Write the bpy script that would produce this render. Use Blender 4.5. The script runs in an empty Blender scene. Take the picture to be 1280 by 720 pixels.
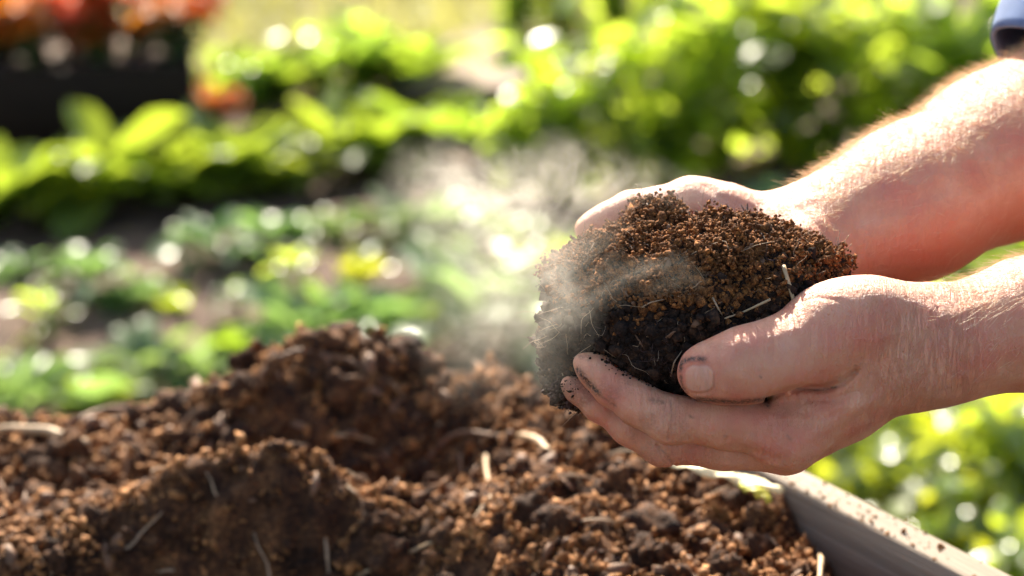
import bpy, math, random
import numpy as np
from mathutils import Vector, Matrix
random.seed(7)
RNG = np.random.default_rng(11)
R_ = math.radians
sc = bpy.context.scene
C = sc.collection

# ------------------------------------------------------------------ camera
CAMZ, PITCH, LENS, FOC = 1.25, R_(18), 85.0, 0.94
S = 36.0 / LENS / 1280.0
CAM = np.array([0, 0, CAMZ])
AX_R = np.array([1.0, 0, 0])
AX_F = np.array([0, math.cos(PITCH), -math.sin(PITCH)])
AX_U = np.array([0, math.sin(PITCH), math.cos(PITCH)])

def local(px, py, dz=0.0):
    """photo pixel + millimetres towards the viewer from the focal plane -> local mm"""
    d = FOC * 1000 - dz
    return np.array([(px - 640) * S * d, (360 - py) * S * d, -d])
def rad(r, dz=0.0): return r * S * (FOC * 1000 - dz)
def to_world(v):
    v = np.asarray(v, float) * 0.001
    return CAM + v[..., 0:1] * AX_R + v[..., 1:2] * AX_U - v[..., 2:3] * AX_F
def to_local(w):
    w = np.asarray(w, float) - CAM
    return np.stack([w @ AX_R, w @ AX_U, -(w @ AX_F)], -1) * 1000
def ground(px, py, z=0.0):
    d = AX_F + AX_R * (px - 640) * S + AX_U * (360 - py) * S
    t = (z - CAMZ) / d[2]
    return CAM + d * t

cd = bpy.data.cameras.new('camera'); cam = bpy.data.objects.new('camera', cd); C.objects.link(cam)
cam.location = CAM; cam.rotation_euler = (R_(90) - PITCH, 0, 0)
cd.lens = LENS; cd.sensor_width = 36; cd.clip_start = 0.05; cd.clip_end = 3000
cd.dof.use_dof = True; cd.dof.focus_distance = FOC - 0.005; cd.dof.aperture_fstop = 7.5
sc.camera = cam

# ------------------------------------------------------------------ light
w = bpy.data.worlds.new('World'); sc.world = w; w.use_nodes = True
nt = w.node_tree; bg = nt.nodes['Background']
sky = nt.nodes.new('ShaderNodeTexSky'); sky.sky_type = 'NISHITA'; sky.sun_disc = False
SUN_EL, SUN_AZ = R_(36), R_(-9)                   # azimuth from +y, negative = to the left
sky.sun_elevation = SUN_EL; sky.sun_rotation = SUN_AZ
sky.altitude = 100; sky.air_density = 1.2; sky.dust_density = 2.5
nt.links.new(sky.outputs[0], bg.inputs[0]); bg.inputs[1].default_value = 0.09
sd = bpy.data.lights.new('sun', 'SUN'); so = bpy.data.objects.new('sun', sd); C.objects.link(so)
sd.energy = 5.0; sd.angle = R_(0.55); sd.color = (1.0, 0.91, 0.74)
SV = Vector((math.sin(SUN_AZ) * math.cos(SUN_EL), math.cos(SUN_AZ) * math.cos(SUN_EL), math.sin(SUN_EL)))
so.rotation_euler = SV.to_track_quat('Z', 'Y').to_euler(); so.location = (-1, 4, 5)
sc.view_settings.view_transform = 'Standard'; sc.view_settings.look = 'None'
sc.view_settings.exposure = 2.0; sc.view_settings.gamma = 1.0
sc.render.engine = 'CYCLES'
cy = sc.cycles
cy.use_denoising = True; cy.use_adaptive_sampling = True; cy.adaptive_threshold = 0.02; cy.adaptive_min_samples = 24; cy.max_bounces = 8; cy.diffuse_bounces = 3; cy.glossy_bounces = 2
cy.transmission_bounces = 3; cy.volume_bounces = 1; cy.transparent_max_bounces = 6
cy.sample_clamp_indirect = 6; cy.caustics_reflective = False; cy.caustics_refractive = False
cy.volume_step_rate = 0.35; cy.volume_max_steps = 96

# ------------------------------------------------------------------ numpy noise
_perm = RNG.permutation(256); _perm = np.concatenate([_perm, _perm, _perm]).astype(np.int32)
_grad = RNG.normal(size=(256, 3)).astype(np.float32); _grad /= np.linalg.norm(_grad, axis=1)[:, None]
def noise(p):
    p = np.asarray(p, np.float32); i = np.floor(p).astype(np.int32); f = p - i; i &= 255
    u = f * f * f * (f * (f * 6 - 15) + 10); r = 0
    for dx in (0, 1):
        for dy in (0, 1):
            for dz in (0, 1):
                h = _perm[_perm[_perm[(i[..., 0] + dx) & 255] + ((i[..., 1] + dy) & 255)] + ((i[..., 2] + dz) & 255)]
                g = _grad[h & 255]
                dd = g[..., 0] * (f[..., 0] - dx) + g[..., 1] * (f[..., 1] - dy) + g[..., 2] * (f[..., 2] - dz)
                wt = (u[..., 0] if dx else 1 - u[..., 0]) * (u[..., 1] if dy else 1 - u[..., 1]) * (u[..., 2] if dz else 1 - u[..., 2])
                r = r + dd * wt
    return r
def fbm(p, o=4, lac=2.1, gain=0.5):
    r, a = 0, 1.0; p = np.asarray(p, np.float32)
    for k in range(o):
        r = r + a * noise(p + 17.3 * k); p = p * lac; a *= gain
    return r

# ------------------------------------------------------------------ object helpers
def np_mesh(name, verts, faces, mat, parent=None, smooth=True):
    """verts (N,3), faces (M,k) all of the same k"""
    verts = np.ascontiguousarray(verts, np.float32); faces = np.ascontiguousarray(faces, np.int32)
    me = bpy.data.meshes.new(name); m, k = faces.shape
    me.vertices.add(len(verts)); me.vertices.foreach_set('co', verts.ravel())
    me.loops.add(m * k); me.loops.foreach_set('vertex_index', faces.ravel())
    me.polygons.add(m); me.polygons.foreach_set('loop_start', np.arange(0, m * k, k, dtype=np.int32))
    if smooth: me.polygons.foreach_set('use_smooth', np.ones(m, bool))
    me.update(calc_edges=True)
    for mm in (mat if isinstance(mat, (list, tuple)) else [mat]): me.materials.append(mm)
    o = bpy.data.objects.new(name, me); C.objects.link(o)
    if parent is not None:
        o.parent = parent
    return o
def tag(o, label=None, cat=None, group=None, kind=None):
    if label: o['label'] = label
    if cat: o['category'] = cat
    if group: o['group'] = group
    if kind: o['kind'] = kind
    return o
def empty(name, loc=(0, 0, 0), rz=0.0):
    o = bpy.data.objects.new(name, None); C.objects.link(o)
    o.location = loc; o.rotation_euler = (0, 0, rz); o.empty_display_size = 0.05
    return o
class MB:
    def __init__(s): s.v = []; s.f = []; s.n = 0
    def add(s, v, f):
        v = np.asarray(v, float).reshape(-1, 3); s.v.append(v); s.f.append(np.asarray(f) + s.n); s.n += len(v)
    def build(s, name, mat, parent=None, smooth=True, origin=None):
        v = np.concatenate(s.v)
        if origin is not None: v = v - np.asarray(origin)
        o = np_mesh(name, v, np.concatenate(s.f), mat, parent, smooth)
        if origin is not None: o.location = origin
        return o
def tube(mb, pts, radii, n=6):
    pts = np.asarray(pts, float); m = len(pts)
    radii = np.broadcast_to(np.asarray(radii, float), (m,))
    T = np.gradient(pts, axis=0); T /= np.linalg.norm(T, axis=1)[:, None] + 1e-12
    a = np.array([0, 0, 1.0]) if abs(T[0][2]) < .9 else np.array([1.0, 0, 0])
    rings = []
    for i in range(m):
        u = np.cross(T[i], a); u /= np.linalg.norm(u); vv = np.cross(T[i], u); a = -np.cross(T[i], u) * -1
        a = vv if abs(np.dot(vv, T[i])) < .9 else a
        a = np.cross(u, T[i])
        th = np.linspace(0, 2 * math.pi, n, endpoint=False)
        rings.append(pts[i] + radii[i] * (np.cos(th)[:, None] * u + np.sin(th)[:, None] * vv))
    V = np.concatenate(rings + [pts[:1], pts[-1:]]); F = []
    for i in range(m - 1):
        for j in range(n):
            k = (j + 1) % n; F.append((i * n + j, i * n + k, (i + 1) * n + k, (i + 1) * n + j))
    a0, a1 = m * n, m * n + 1
    for j in range(0, n, 2):
        k, l = (j + 1) % n, (j + 2) % n
        F.append((a0, l, k, j)); F.append((a1, (m - 1) * n + j, (m - 1) * n + k, (m - 1) * n + l))
    mb.add(V, F)
def boxv(mb, c, half, ax=None):
    ax = np.eye(3) if ax is None else np.asarray(ax, float); c = np.asarray(c, float)
    s = np.array([(x, y, z) for x in (-1, 1) for y in (-1, 1) for z in (-1, 1)], float) * np.asarray(half)
    mb.add(c + s @ ax, [(0, 1, 3, 2), (4, 6, 7, 5), (0, 4, 5, 1), (2, 3, 7, 6), (0, 2, 6, 4), (1, 5, 7, 3)])

# ------------------------------------------------------------------ SDF toolkit (millimetres)
def rcone(p, a, b, ra, rb):
    a = np.asarray(a, np.float32); b = np.asarray(b, np.float32)
    ba = b - a; l2 = float(ba @ ba); rr = ra - rb; a2 = max(l2 - rr * rr, 1e-3); il2 = 1 / l2
    pa = p - a; y = pa @ ba; z = y - l2
    q = pa * l2 - y[:, None] * ba; x2 = np.einsum('ij,ij->i', q, q)
    y2 = y * y * l2; z2 = z * z * l2; k = np.sign(rr) * rr * rr * x2
    r = (np.sqrt(x2 * a2 * il2) + y * rr) * il2 - ra
    r = np.where(np.sign(y) * a2 * y2 < k, np.sqrt(x2 + y2) * il2 - ra, r)
    return np.where(np.sign(z) * a2 * z2 > k, np.sqrt(x2 + z2) * il2 - rb, r)
def ell(p, c, r, ax=None):
    q = p - np.asarray(c, np.float32)
    if ax is not None: q = q @ np.asarray(ax, np.float32).T
    r = np.asarray(r, np.float32)
    k0 = np.linalg.norm(q / r, axis=1); k1 = np.linalg.norm(q / (r * r), axis=1) + 1e-6
    return k0 * (k0 - 1) / k1
def smin(a, b, k):
    h = np.maximum(k - np.abs(a - b), 0) / k
    return np.minimum(a, b) - h * h * k * 0.25
def smax(a, b, k): return -smin(-a, -b, k)
def sstep(x, a, b):
    t = np.clip((x - a) / (b - a), 0, 1); return t * t * (3 - 2 * t)
def chain(p, pts, k):
    f = None
    for (a, ra), (b, rb) in zip(pts[:-1], pts[1:]):
        g = rcone(p, a, b, ra, rb); f = g if f is None else smin(f, g, k)
    return f
def ev(fn, p, ch=400000):
    return np.concatenate([fn(p[i:i + ch].astype(np.float32)) for i in range(0, len(p), ch)])
def polygonise(fn, lo, hi, h):
    """sparse surface nets; returns verts (mm), quads"""
    B = 8; H = h * B; lo = np.asarray(lo, float); hi = np.asarray(hi, float)
    nb = np.ceil((hi - lo) / H).astype(int)
    g = np.stack(np.meshgrid(*[np.arange(n) for n in nb], indexing='ij'), -1).reshape(-1, 3)
    fc = ev(fn, lo + (g + .5) * H)
    g = g[np.abs(fc) < H * 1.05]
    o = np.arange(B + 1); loc = np.stack(np.meshgrid(o, o, o, indexing='ij'), -1)
    K, EA, EB, ED, NC = [], [], [], [], (nb * B + 2).astype(np.int64)
    VP = []; edges = []
    def key(c): return (c[..., 0] * NC[1] + c[..., 1]) * NC[2] + c[..., 2]
    cn = [(a, b, c) for a in (0, 1) for b in (0, 1) for c in (0, 1)]
    ce = [(i, j) for i in range(8) for j in range(i + 1, 8) if sum(abs(x - y) for x, y in zip(cn[i], cn[j])) == 1]
    for s in range(0, len(g), 500):
        gb = g[s:s + 500]; idx = gb[:, None, None, None, :] * B + loc[None]
        F = ev(fn, (lo + idx.reshape(-1, 3) * h)).reshape(idx.shape[:-1])
        F = np.where(F == 0, 1e-5, F)
        sub = [F[:, a:a + B, b:b + B, c:c + B] for a, b, c in cn]
        st = np.stack(sub, -1); act = (st.min(-1) < 0) & (st.max(-1) > 0)
        w_ = np.nonzero(act); vals = st[w_]; ci = idx[:, :B, :B, :B][w_]
        acc = np.zeros((len(vals), 3)); cnt = np.zeros(len(vals))
        for i, j in ce:
            a, b = vals[:, i], vals[:, j]; m = (a < 0) != (b < 0)
            t = np.where(m, a / np.where(m, a - b, 1), 0)
            pt = np.array(cn[i]) + t[:, None] * (np.array(cn[j]) - np.array(cn[i]))
            acc += pt * m[:, None]; cnt += m
        VP.append(lo + (ci + acc / cnt[:, None]) * h); K.append(key(ci.astype(np.int64)))
        for d in range(3):
            e = [0, 0, 0]; e[d] = 1
            a = F[:, :B, :B, :B]; b = F[:, e[0]:B + e[0], e[1]:B + e[1], e[2]:B + e[2]]
            m = np.nonzero((a < 0) != (b < 0))
            edges.append((d, idx[:, :B, :B, :B][m].astype(np.int64), (a < 0)[m]))
    V = np.concatenate(VP); K = np.concatenate(K); order = np.argsort(K); Ks = K[order]
    Q = []
    for d, ci, inside in edges:
        if not len(ci): continue
        u, v = [x for x in range(3) if x != d]
        if d == 1: u, v = v, u
        eu = np.zeros(3, np.int64); eu[u] = 1; ev_ = np.zeros(3, np.int64); ev_[v] = 1
        cs = [ci, ci - eu, ci - eu - ev_, ci - ev_]; ids = []; ok = np.ones(len(ci), bool)
        for c in cs:
            kk = key(c); p = np.clip(np.searchsorted(Ks, kk), 0, len(Ks) - 1)
            ok &= (Ks[p] == kk) & (c.min(-1) >= 0); ids.append(order[p])
        q = np.stack(ids, -1); q[~inside] = q[~inside][:, ::-1]; Q.append(q[ok])
    return V, np.concatenate(Q)[:, ::-1]
def gradn(fn, V, e=0.25):
    G = np.stack([ev(fn, V + e * np.eye(3)[i]) - ev(fn, V - e * np.eye(3)[i]) for i in range(3)], -1) / (2 * e)
    return G
def project(fn, V, it=2, lim=0.6):
    for _ in range(it):
        G = gradn(fn, V); f = ev(fn, V); g2 = (G * G).sum(1) + 1e-3
        V = V - np.clip(f / g2, -lim, lim)[:, None] * G
    return V

# ------------------------------------------------------------------ materials
class NT:
    def __init__(s, name):
        s.m = bpy.data.materials.new(name); s.m.use_nodes = True; s.t = s.m.node_tree
        s.n = s.t.nodes; s.l = s.t.links; s.b = s.n.get('Principled BSDF'); s.out = s.n.get('Material Output')
    def add(s, typ, **kw):
        n = s.n.new(typ)
        for k, v in kw.items():
            if k.startswith('i_'):
                s.set(n.inputs[int(k[2:]) if k[2:].isdigit() else k[2:].replace('_', ' ')], v)
            else: setattr(n, k, v)
        return n
    def set(s, inp, v):
        if isinstance(v, bpy.types.NodeSocket): s.l.new(v, inp)
        else: inp.default_value = v
    def math(s, op, a, b=0.0, c=None, clamp=False):
        n = s.n.new('ShaderNodeMath'); n.operation = op; n.use_clamp = clamp
        s.set(n.inputs[0], a); s.set(n.inputs[1], b)
        if c is not None: s.set(n.inputs[2], c)
        return n.outputs[0]
    def vmath(s, op, a, b=(0, 0, 0)):
        n = s.n.new('ShaderNodeVectorMath'); n.operation = op
        s.set(n.inputs[0], a); s.set(n.inputs[1], b)
        return n.outputs[1] if op in ('LENGTH', 'DISTANCE') else n.outputs[0]
    def noise(s, vec, scale, detail=3, rough=0.5, dist=0.0):
        n = s.n.new('ShaderNodeTexNoise'); n.inputs['Scale'].default_value = scale
        n.inputs['Detail'].default_value = detail; n.inputs['Roughness'].default_value = rough
        n.inputs['Distortion'].default_value = dist
        if vec is not None: s.l.new(vec, n.inputs['Vector'])
        return n
    def ramp(s, fac, stops):
        n = s.n.new('ShaderNodeValToRGB'); e = n.color_ramp.elements
        while len(e) < len(stops): e.new(0.5)
        for el, (p, c) in zip(e, stops): el.position = p; el.color = (*c, 1) if len(c) == 3 else c
        s.set(n.inputs[0], fac); return n.outputs[0]
    def mix(s, fac, a, b, mode='MIX'):
        n = s.n.new('ShaderNodeMix'); n.data_type = 'RGBA'; n.blend_type = mode
        s.set(n.inputs[0], fac); s.set(n.inputs[6], a if not isinstance(a, tuple) else (*a, 1)[:4])
        s.set(n.inputs[7], b if not isinstance(b, tuple) else (*b, 1)[:4]); return n.outputs[2]
    def bump(s, h, strength, dist, normal=None):
        n = s.n.new('ShaderNodeBump'); n.inputs['Strength'].default_value = strength
        n.inputs['Distance'].default_value = dist; s.l.new(h, n.inputs['Height'])
        if normal is not None: s.l.new(normal, n.inputs['Normal'])
        return n.outputs[0]
def obj_co(t):
    return t.add('ShaderNodeTexCoord').outputs['Object']

def skin_material():
    t = NT('skin'); b = t.b
    at = t.add('ShaderNodeAttribute', attribute_name='rest'); co = at.outputs['Vector']   # millimetres along the body
    tm = t.add('ShaderNodeAttribute', attribute_name='marks')                              # r nail, g dirt, b wrist folds
    sep = t.add('ShaderNodeSeparateColor'); t.l.new(tm.outputs['Color'], sep.inputs[0])
    n1 = t.noise(co, 0.045, 4, 0.6); n2 = t.noise(co, 0.35, 4, 0.65); n3 = t.noise(co, 2.2, 2, 0.5)
    col = t.ramp(n1.outputs[0], [(0.32, (0.645, 0.335, 0.21)), (0.48, (0.585, 0.267, 0.157)), (0.66, (0.555, 0.197, 0.125))])
    col = t.mix(t.math('MULTIPLY', t.math('SUBTRACT', n2.outputs[0], 0.45), 0.9, clamp=True), col, (0.54, 0.21, 0.15))
    fr = t.ramp(n3.outputs[0], [(0.66, (0, 0, 0)), (0.74, (1, 1, 1))])
    col = t.mix(t.math('MULTIPLY', fr, 0.16), col, (0.36, 0.15, 0.09))
    red = t.add('ShaderNodeAttribute', attribute_name='red')
    col = t.mix(t.math('MULTIPLY', red.outputs['Fac'], t.math('ADD', 0.22, t.math('MULTIPLY', n1.outputs[0], 0.6))), col, (0.78, 0.18, 0.075))  # reddens the skin as painted bounce glow
    col = t.mix(sep.outputs[0], col, (0.60, 0.30, 0.20))
    dirtn = t.noise(co, 0.9, 5, 0.7)
    dm = t.math('MULTIPLY', sep.outputs[1], t.math('MULTIPLY', t.math('SUBTRACT', dirtn.outputs[0], 0.28), 3.6, clamp=True))
    col = t.mix(t.math('MULTIPLY', dm, 0.92, clamp=True), col, (0.045, 0.022, 0.015))
    t.l.new(col, b.inputs['Base Color'])
    b.inputs['Subsurface Weight'].default_value = 0.5
    b.inputs['Subsurface Radius'].default_value = (1.0, 0.32, 0.16); b.inputs['Subsurface Scale'].default_value = 0.005
    t.set(b.inputs['Roughness'], t.math('SUBTRACT', 0.50, t.math('MULTIPLY', sep.outputs[0], 0.2)))
    b.inputs['Specular IOR Level'].default_value = 0.42
    # fine skin cells, folds that run round the wrist and finger joints
    v = t.add('ShaderNodeTexVoronoi', feature='DISTANCE_TO_EDGE'); t.l.new(t.vmath('ADD', co, t.vmath('SCALE', n2.outputs[1], (0, 0, 0))), v.inputs['Vector'])
    v.inputs['Scale'].default_value = 0.85
    cell = t.math('MINIMUM', v.outputs[0], 0.12)
    mp = t.add('ShaderNodeMapping'); t.l.new(co, mp.inputs[0]); mp.inputs['Scale'].default_value = (1.0, 0.16, 0.14)
    mp.inputs['Rotation'].default_value = (0, 0, R_(-7))
    wn = t.noise(mp.outputs[0], 0.42, 5, 0.68, 0.4)
    wr = t.math('POWER', t.math('SUBTRACT', 1.0, t.math('MULTIPLY', t.math('ABSOLUTE', t.math('SUBTRACT', wn.outputs[0], 0.5)), 9.0), clamp=True), 2.0)
    notnail = t.math('SUBTRACT', 1.0, sep.outputs[0])
    nb = t.bump(t.math('MULTIPLY', wr, t.math('MULTIPLY', sep.outputs[2], -1.0)), 0.75, 0.0010)
    nb = t.bump(t.math('MULTIPLY', n2.outputs[0], notnail), 0.55, 0.0014, nb)
    nb = t.bump(t.math('MULTIPLY', cell, notnail), 0.4, 0.0014, nb)
    t.l.new(nb, b.inputs['Normal'])
    return t.m

def soil_material(name, dark, mid, light, scale, rough=0.95, bump=0.0008):
    t = NT(name); co = obj_co(t); b = t.b
    n = t.noise(co, scale, 5, 0.65); n2 = t.noise(co, scale * 7, 3, 0.6)
    f = t.math('ADD', t.math('MULTIPLY', n.outputs[0], 0.55), t.math('MULTIPLY', n2.outputs[0], 0.45))
    col = t.ramp(f, [(0.36, dark), (0.5, mid), (0.66, light)])
    t.l.new(col, b.inputs['Base Color']); b.inputs['Roughness'].default_value = rough
    b.inputs['Specular IOR Level'].default_value = 0.22
    t.l.new(t.bump(n2.outputs[0], 0.7, bump), b.inputs['Normal'])
    return t.m
M = {}
M['skin'] = skin_material()
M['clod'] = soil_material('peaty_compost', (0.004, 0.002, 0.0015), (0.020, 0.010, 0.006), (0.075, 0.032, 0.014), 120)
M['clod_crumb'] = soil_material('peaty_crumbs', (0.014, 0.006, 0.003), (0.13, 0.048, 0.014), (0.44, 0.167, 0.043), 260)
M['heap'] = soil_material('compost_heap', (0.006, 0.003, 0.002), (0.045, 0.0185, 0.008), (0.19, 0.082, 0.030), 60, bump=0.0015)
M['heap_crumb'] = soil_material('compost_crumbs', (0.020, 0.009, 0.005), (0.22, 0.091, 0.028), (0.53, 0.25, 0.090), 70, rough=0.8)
M['earth'] = soil_material('bed_soil', (0.035, 0.021, 0.016), (0.080, 0.048, 0.034), (0.145, 0.088, 0.062), 9, bump=0.01)
M['path'] = soil_material('path_earth', (0.22, 0.16, 0.125), (0.30, 0.225, 0.18), (0.37, 0.29, 0.235), 7, bump=0.006)

def plain(name, col, rough=0.6, var=0.25, scale=60, spec=0.4, sss=0.0, bump=0.0):
    t = NT(name); co = obj_co(t); n = t.noise(co, scale, 4, 0.6)
    d = tuple(c * (1 - var) for c in col); l = tuple(min(1, c * (1 + var)) for c in col)
    t.l.new(t.ramp(n.outputs[0], [(0.3, d), (0.7, l)]), t.b.inputs['Base Color'])
    t.b.inputs['Roughness'].default_value = rough; t.b.inputs['Specular IOR Level'].default_value = spec
    if bump: t.l.new(t.bump(n.outputs[0], 0.6, bump), t.b.inputs['Normal'])
    return t.m
M['straw'] = plain('dry_straw', (0.36, 0.235, 0.125), 0.6, 0.25, 160)
M['root'] = plain('root_fibre', (0.30, 0.20, 0.12), 0.7, 0.3, 200)
M['bark'] = plain('brown_bark', (0.13, 0.060, 0.028), 0.7, 0.35, 120, bump=.002)
M['darkroot'] = plain('dark_rootlet', (0.05, 0.022, 0.016), 0.8, 0.3, 200)
M['hair'] = plain('arm_hair', (0.80, 0.62, 0.38), 0.4, 0.2, 90, 0.6)
M['headhair'] = plain('grey_hair', (0.22, 0.19, 0.16), 0.5, 0.3, 90)
M['trouser'] = plain('work_trousers', (0.10, 0.11, 0.10), 0.9, 0.2, 40)
M['boot'] = plain('boot_leather', (0.09, 0.05, 0.03), 0.5, 0.2, 40)
M['stem'] = plain('green_stem', (0.14, 0.22, 0.06), 0.5, 0.25, 30)
M['yleaf'] = plain('yellowing_leaf', (0.45, 0.42, 0.05), 0.5, 0.2, 60)

def wood(name, base, dark, axis, sc_=18, rough=0.75):
    t = NT(name); co = obj_co(t)
    mp = t.add('ShaderNodeMapping'); t.l.new(co, mp.inputs[0])
    s = [sc_, sc_, sc_]; s[axis] = sc_ * 0.06; mp.inputs['Scale'].default_value = s
    n = t.noise(mp.outputs[0], 3.0, 6, 0.65, 0.6); n2 = t.noise(co, 5, 3)
    c = t.ramp(n.outputs[0], [(0.3, dark), (0.55, base), (0.8, tuple(min(1, x * 1.25) for x in base))])
    c = t.mix(t.math('MULTIPLY', n2.outputs[0], 0.35), c, dark)
    t.l.new(c, t.b.inputs['Base Color']); t.b.inputs['Roughness'].default_value = rough
    t.b.inputs['Specular IOR Level'].default_value = .15; t.l.new(t.bump(n.outputs[0], 0.9, 0.004), t.b.inputs['Normal']); return t.m
M['board'] = wood('weathered_grey_board', (0.25, 0.20, 0.155), (0.10, 0.078, 0.060), 0)
M['darkboard'] = wood('dark_stained_board', (0.020, 0.011, 0.005), (0.008, 0.0045, 0.002), 0)

def denim():
    t = NT('blue_denim'); co = obj_co(t)
    n = t.noise(co, 45, 4, 0.6)
    w1 = t.add('ShaderNodeTexWave'); t.l.new(co, w1.inputs[0]); w1.inputs['Scale'].default_value = 420; w1.inputs['Distortion'].default_value = 1.5
    c = t.ramp(n.outputs[0], [(0.3, (0.05, 0.085, 0.19)), (0.7, (0.12, 0.18, 0.34))])
    c = t.mix(t.math('MULTIPLY', w1.outputs['Fac'], 0.25), c, (0.2, 0.25, 0.36))
    t.l.new(c, t.b.inputs['Base Color']); t.b.inputs['Roughness'].default_value = 0.9
    t.l.new(t.bump(w1.outputs['Fac'], 0.4, 0.0006), t.b.inputs['Normal']); return t.m
M['denim'] = denim()

def leaf_mat(name, base, glow, rough=0.3, trans=0.5, spec=0.5):
    t = NT(name); co = obj_co(t)
    oi = t.add('ShaderNodeObjectInfo'); n = t.noise(co, 14, 3, 0.6)
    hs = t.add('ShaderNodeHueSaturation')
    t.set(hs.inputs['Hue'], t.math('ADD', 0.478, t.math('MULTIPLY', oi.outputs['Random'], 0.035)))
    t.set(hs.inputs['Value'], t.math('ADD', 0.75, t.math('MULTIPLY', n.outputs[0], 0.6)))
    hs.inputs['Color'].default_value = (*base, 1)
    t.l.new(hs.outputs[0], t.b.inputs['Base Color']); t.b.inputs['Roughness'].default_value = rough
    t.b.inputs['Specular IOR Level'].default_value = spec
    tr = t.add('ShaderNodeBsdfTranslucent')
    h2 = t.add('ShaderNodeHueSaturation'); t.l.new(hs.inputs['Hue'].links[0].from_socket, h2.inputs['Hue'])
    t.l.new(hs.inputs['Value'].links[0].from_socket, h2.inputs['Value']); h2.inputs['Color'].default_value = (*glow, 1)
    t.l.new(h2.outputs[0], tr.inputs[0])
    mx = t.add('ShaderNodeMixShader'); mx.inputs[0].default_value = trans
    t.l.new(t.b.outputs[0], mx.inputs[1]); t.l.new(tr.outputs[0], mx.inputs[2]); t.l.new(mx.outputs[0], t.out.inputs['Surface'])
    t.l.new(t.bump(n.outputs[0], 0.3, 0.004), t.b.inputs['Normal'])
    return t.m
M['lettuce'] = leaf_mat('lettuce_leaf', (0.09, 0.14, 0.025), (0.30, 0.40, 0.03), 0.40, 0.55, .3)
M['kale'] = leaf_mat('kale_leaf', (0.075, 0.13, 0.055), (0.25, 0.40, 0.09), 0.36, 0.45, 0.45)
M['bean'] = leaf_mat('bean_leaf', (0.09, 0.14, 0.02), (0.50, 0.66, 0.06), 0.27, 0.65, .6)
M['herb'] = leaf_mat('herb_leaf', (0.09, 0.14, 0.02), (0.50, 0.58, 0.03), 0.25, 0.5, .7)
M['darkleaf'] = leaf_mat('dark_leaf', (0.028, 0.045, 0.012), (0.06, 0.09, 0.02), 0.4, 0.35)
M['grass'] = leaf_mat('dry_grass', (0.20, 0.20, 0.06), (0.48, 0.45, 0.12), 0.45, 0.45)
M['orange'] = leaf_mat('orange_petal', (0.55, 0.17, 0.012), (0.66, 0.21, 0.015), 0.5, 0.45)
M['redpetal'] = leaf_mat('red_petal', (0.5, 0.11, 0.015), (0.65, 0.15, 0.02), 0.5, 0.45)

# ================================================================== PERSON
W_ = lambda px, py, dz, r: (local(px, py, dz), rad(r, dz))

# --- left arm and hand, the nearer one
L_fore = [W_(1920, 262, -40, 118), W_(1560, 338, -30, 106), W_(1290, 404, -22, 76), W_(1200, 427, -18, 62), W_(1150, 434, -16, 63)]
L_fore2 = [W_(1560, 345, 0, 82), W_(1290, 405, -4, 68), W_(1195, 426, -2, 58), W_(1140, 434, 0, 56)]
L_fore3 = [W_(1290, 404, -36, 62), W_(1195, 427, -34, 52), W_(1140, 436, -34, 46)]
L_meta = [
    [W_(1150, 440, -4, 56), W_(1065, 487, -2, 44), W_(992, 545, 0, 38)],
    [W_(1150, 445, -18, 54), W_(1060, 500, -18, 42), W_(984, 558, -17, 34)],
    [W_(1150, 440, -34, 50), W_(1055, 495, -36, 38), W_(975, 545, -36, 31)],
    [W_(1140, 430, -46, 44), W_(1050, 475, -54, 34), W_(980, 515, -56, 28)]]
L_fing = [
    [W_(990, 543, 0, 36), W_(905, 528, 3, 31.5), W_(838, 524, 4, 28), W_(797, 505, 3, 24.5), W_(765, 484, 1, 21), W_(742, 465, -1, 17), W_(728, 453, -2, 12.5)],
    [W_(980, 560, -17, 32), W_(900, 558, -14, 27), W_(828, 556, -12, 24), W_(785, 534, -12, 21), W_(748, 508, -13, 17), W_(722, 489, -13, 13), W_(711, 481, -13, 9.5)],
    [W_(972, 545, -36, 29), W_(890, 552, -34, 25), W_(826, 543, -32, 22), W_(785, 517, -32, 19), W_(752, 490, -32, 15), W_(734, 474, -32, 11)],
    [W_(975, 515, -55, 26), W_(905, 520, -53, 22), W_(860, 508, -51, 19), W_(830, 488, -50, 16), W_(808, 470, -50, 11)]]
L_then = [W_(1150, 415, -6, 52), W_(1085, 408, 2, 58), W_(1035, 420, 8, 50), W_(985, 440, 14, 42)]
L_thumb = [W_(1010, 432, 12, 44), W_(965, 451, 17, 41), W_(935, 459, 20, 40.5), W_(905, 463, 21, 36.5), W_(880, 466, 21, 33.5)]
def proj(p):
    d = -p[:, 2]; k = 1 / (S * d)
    return 640 + p[:, 0] * k, 360 - p[:, 1] * k
def seg2(u, v, pts):
    best = None
    for (x0, y0), (x1, y1) in zip(pts[:-1], pts[1:]):
        dx, dy = x1 - x0, y1 - y0; t = np.clip(((u - x0) * dx + (v - y0) * dy) / (dx * dx + dy * dy), 0, 1)
        d = np.hypot(u - x0 - t * dx, v - y0 - t * dy); best = d if best is None else np.minimum(best, d)
    return best
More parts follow.
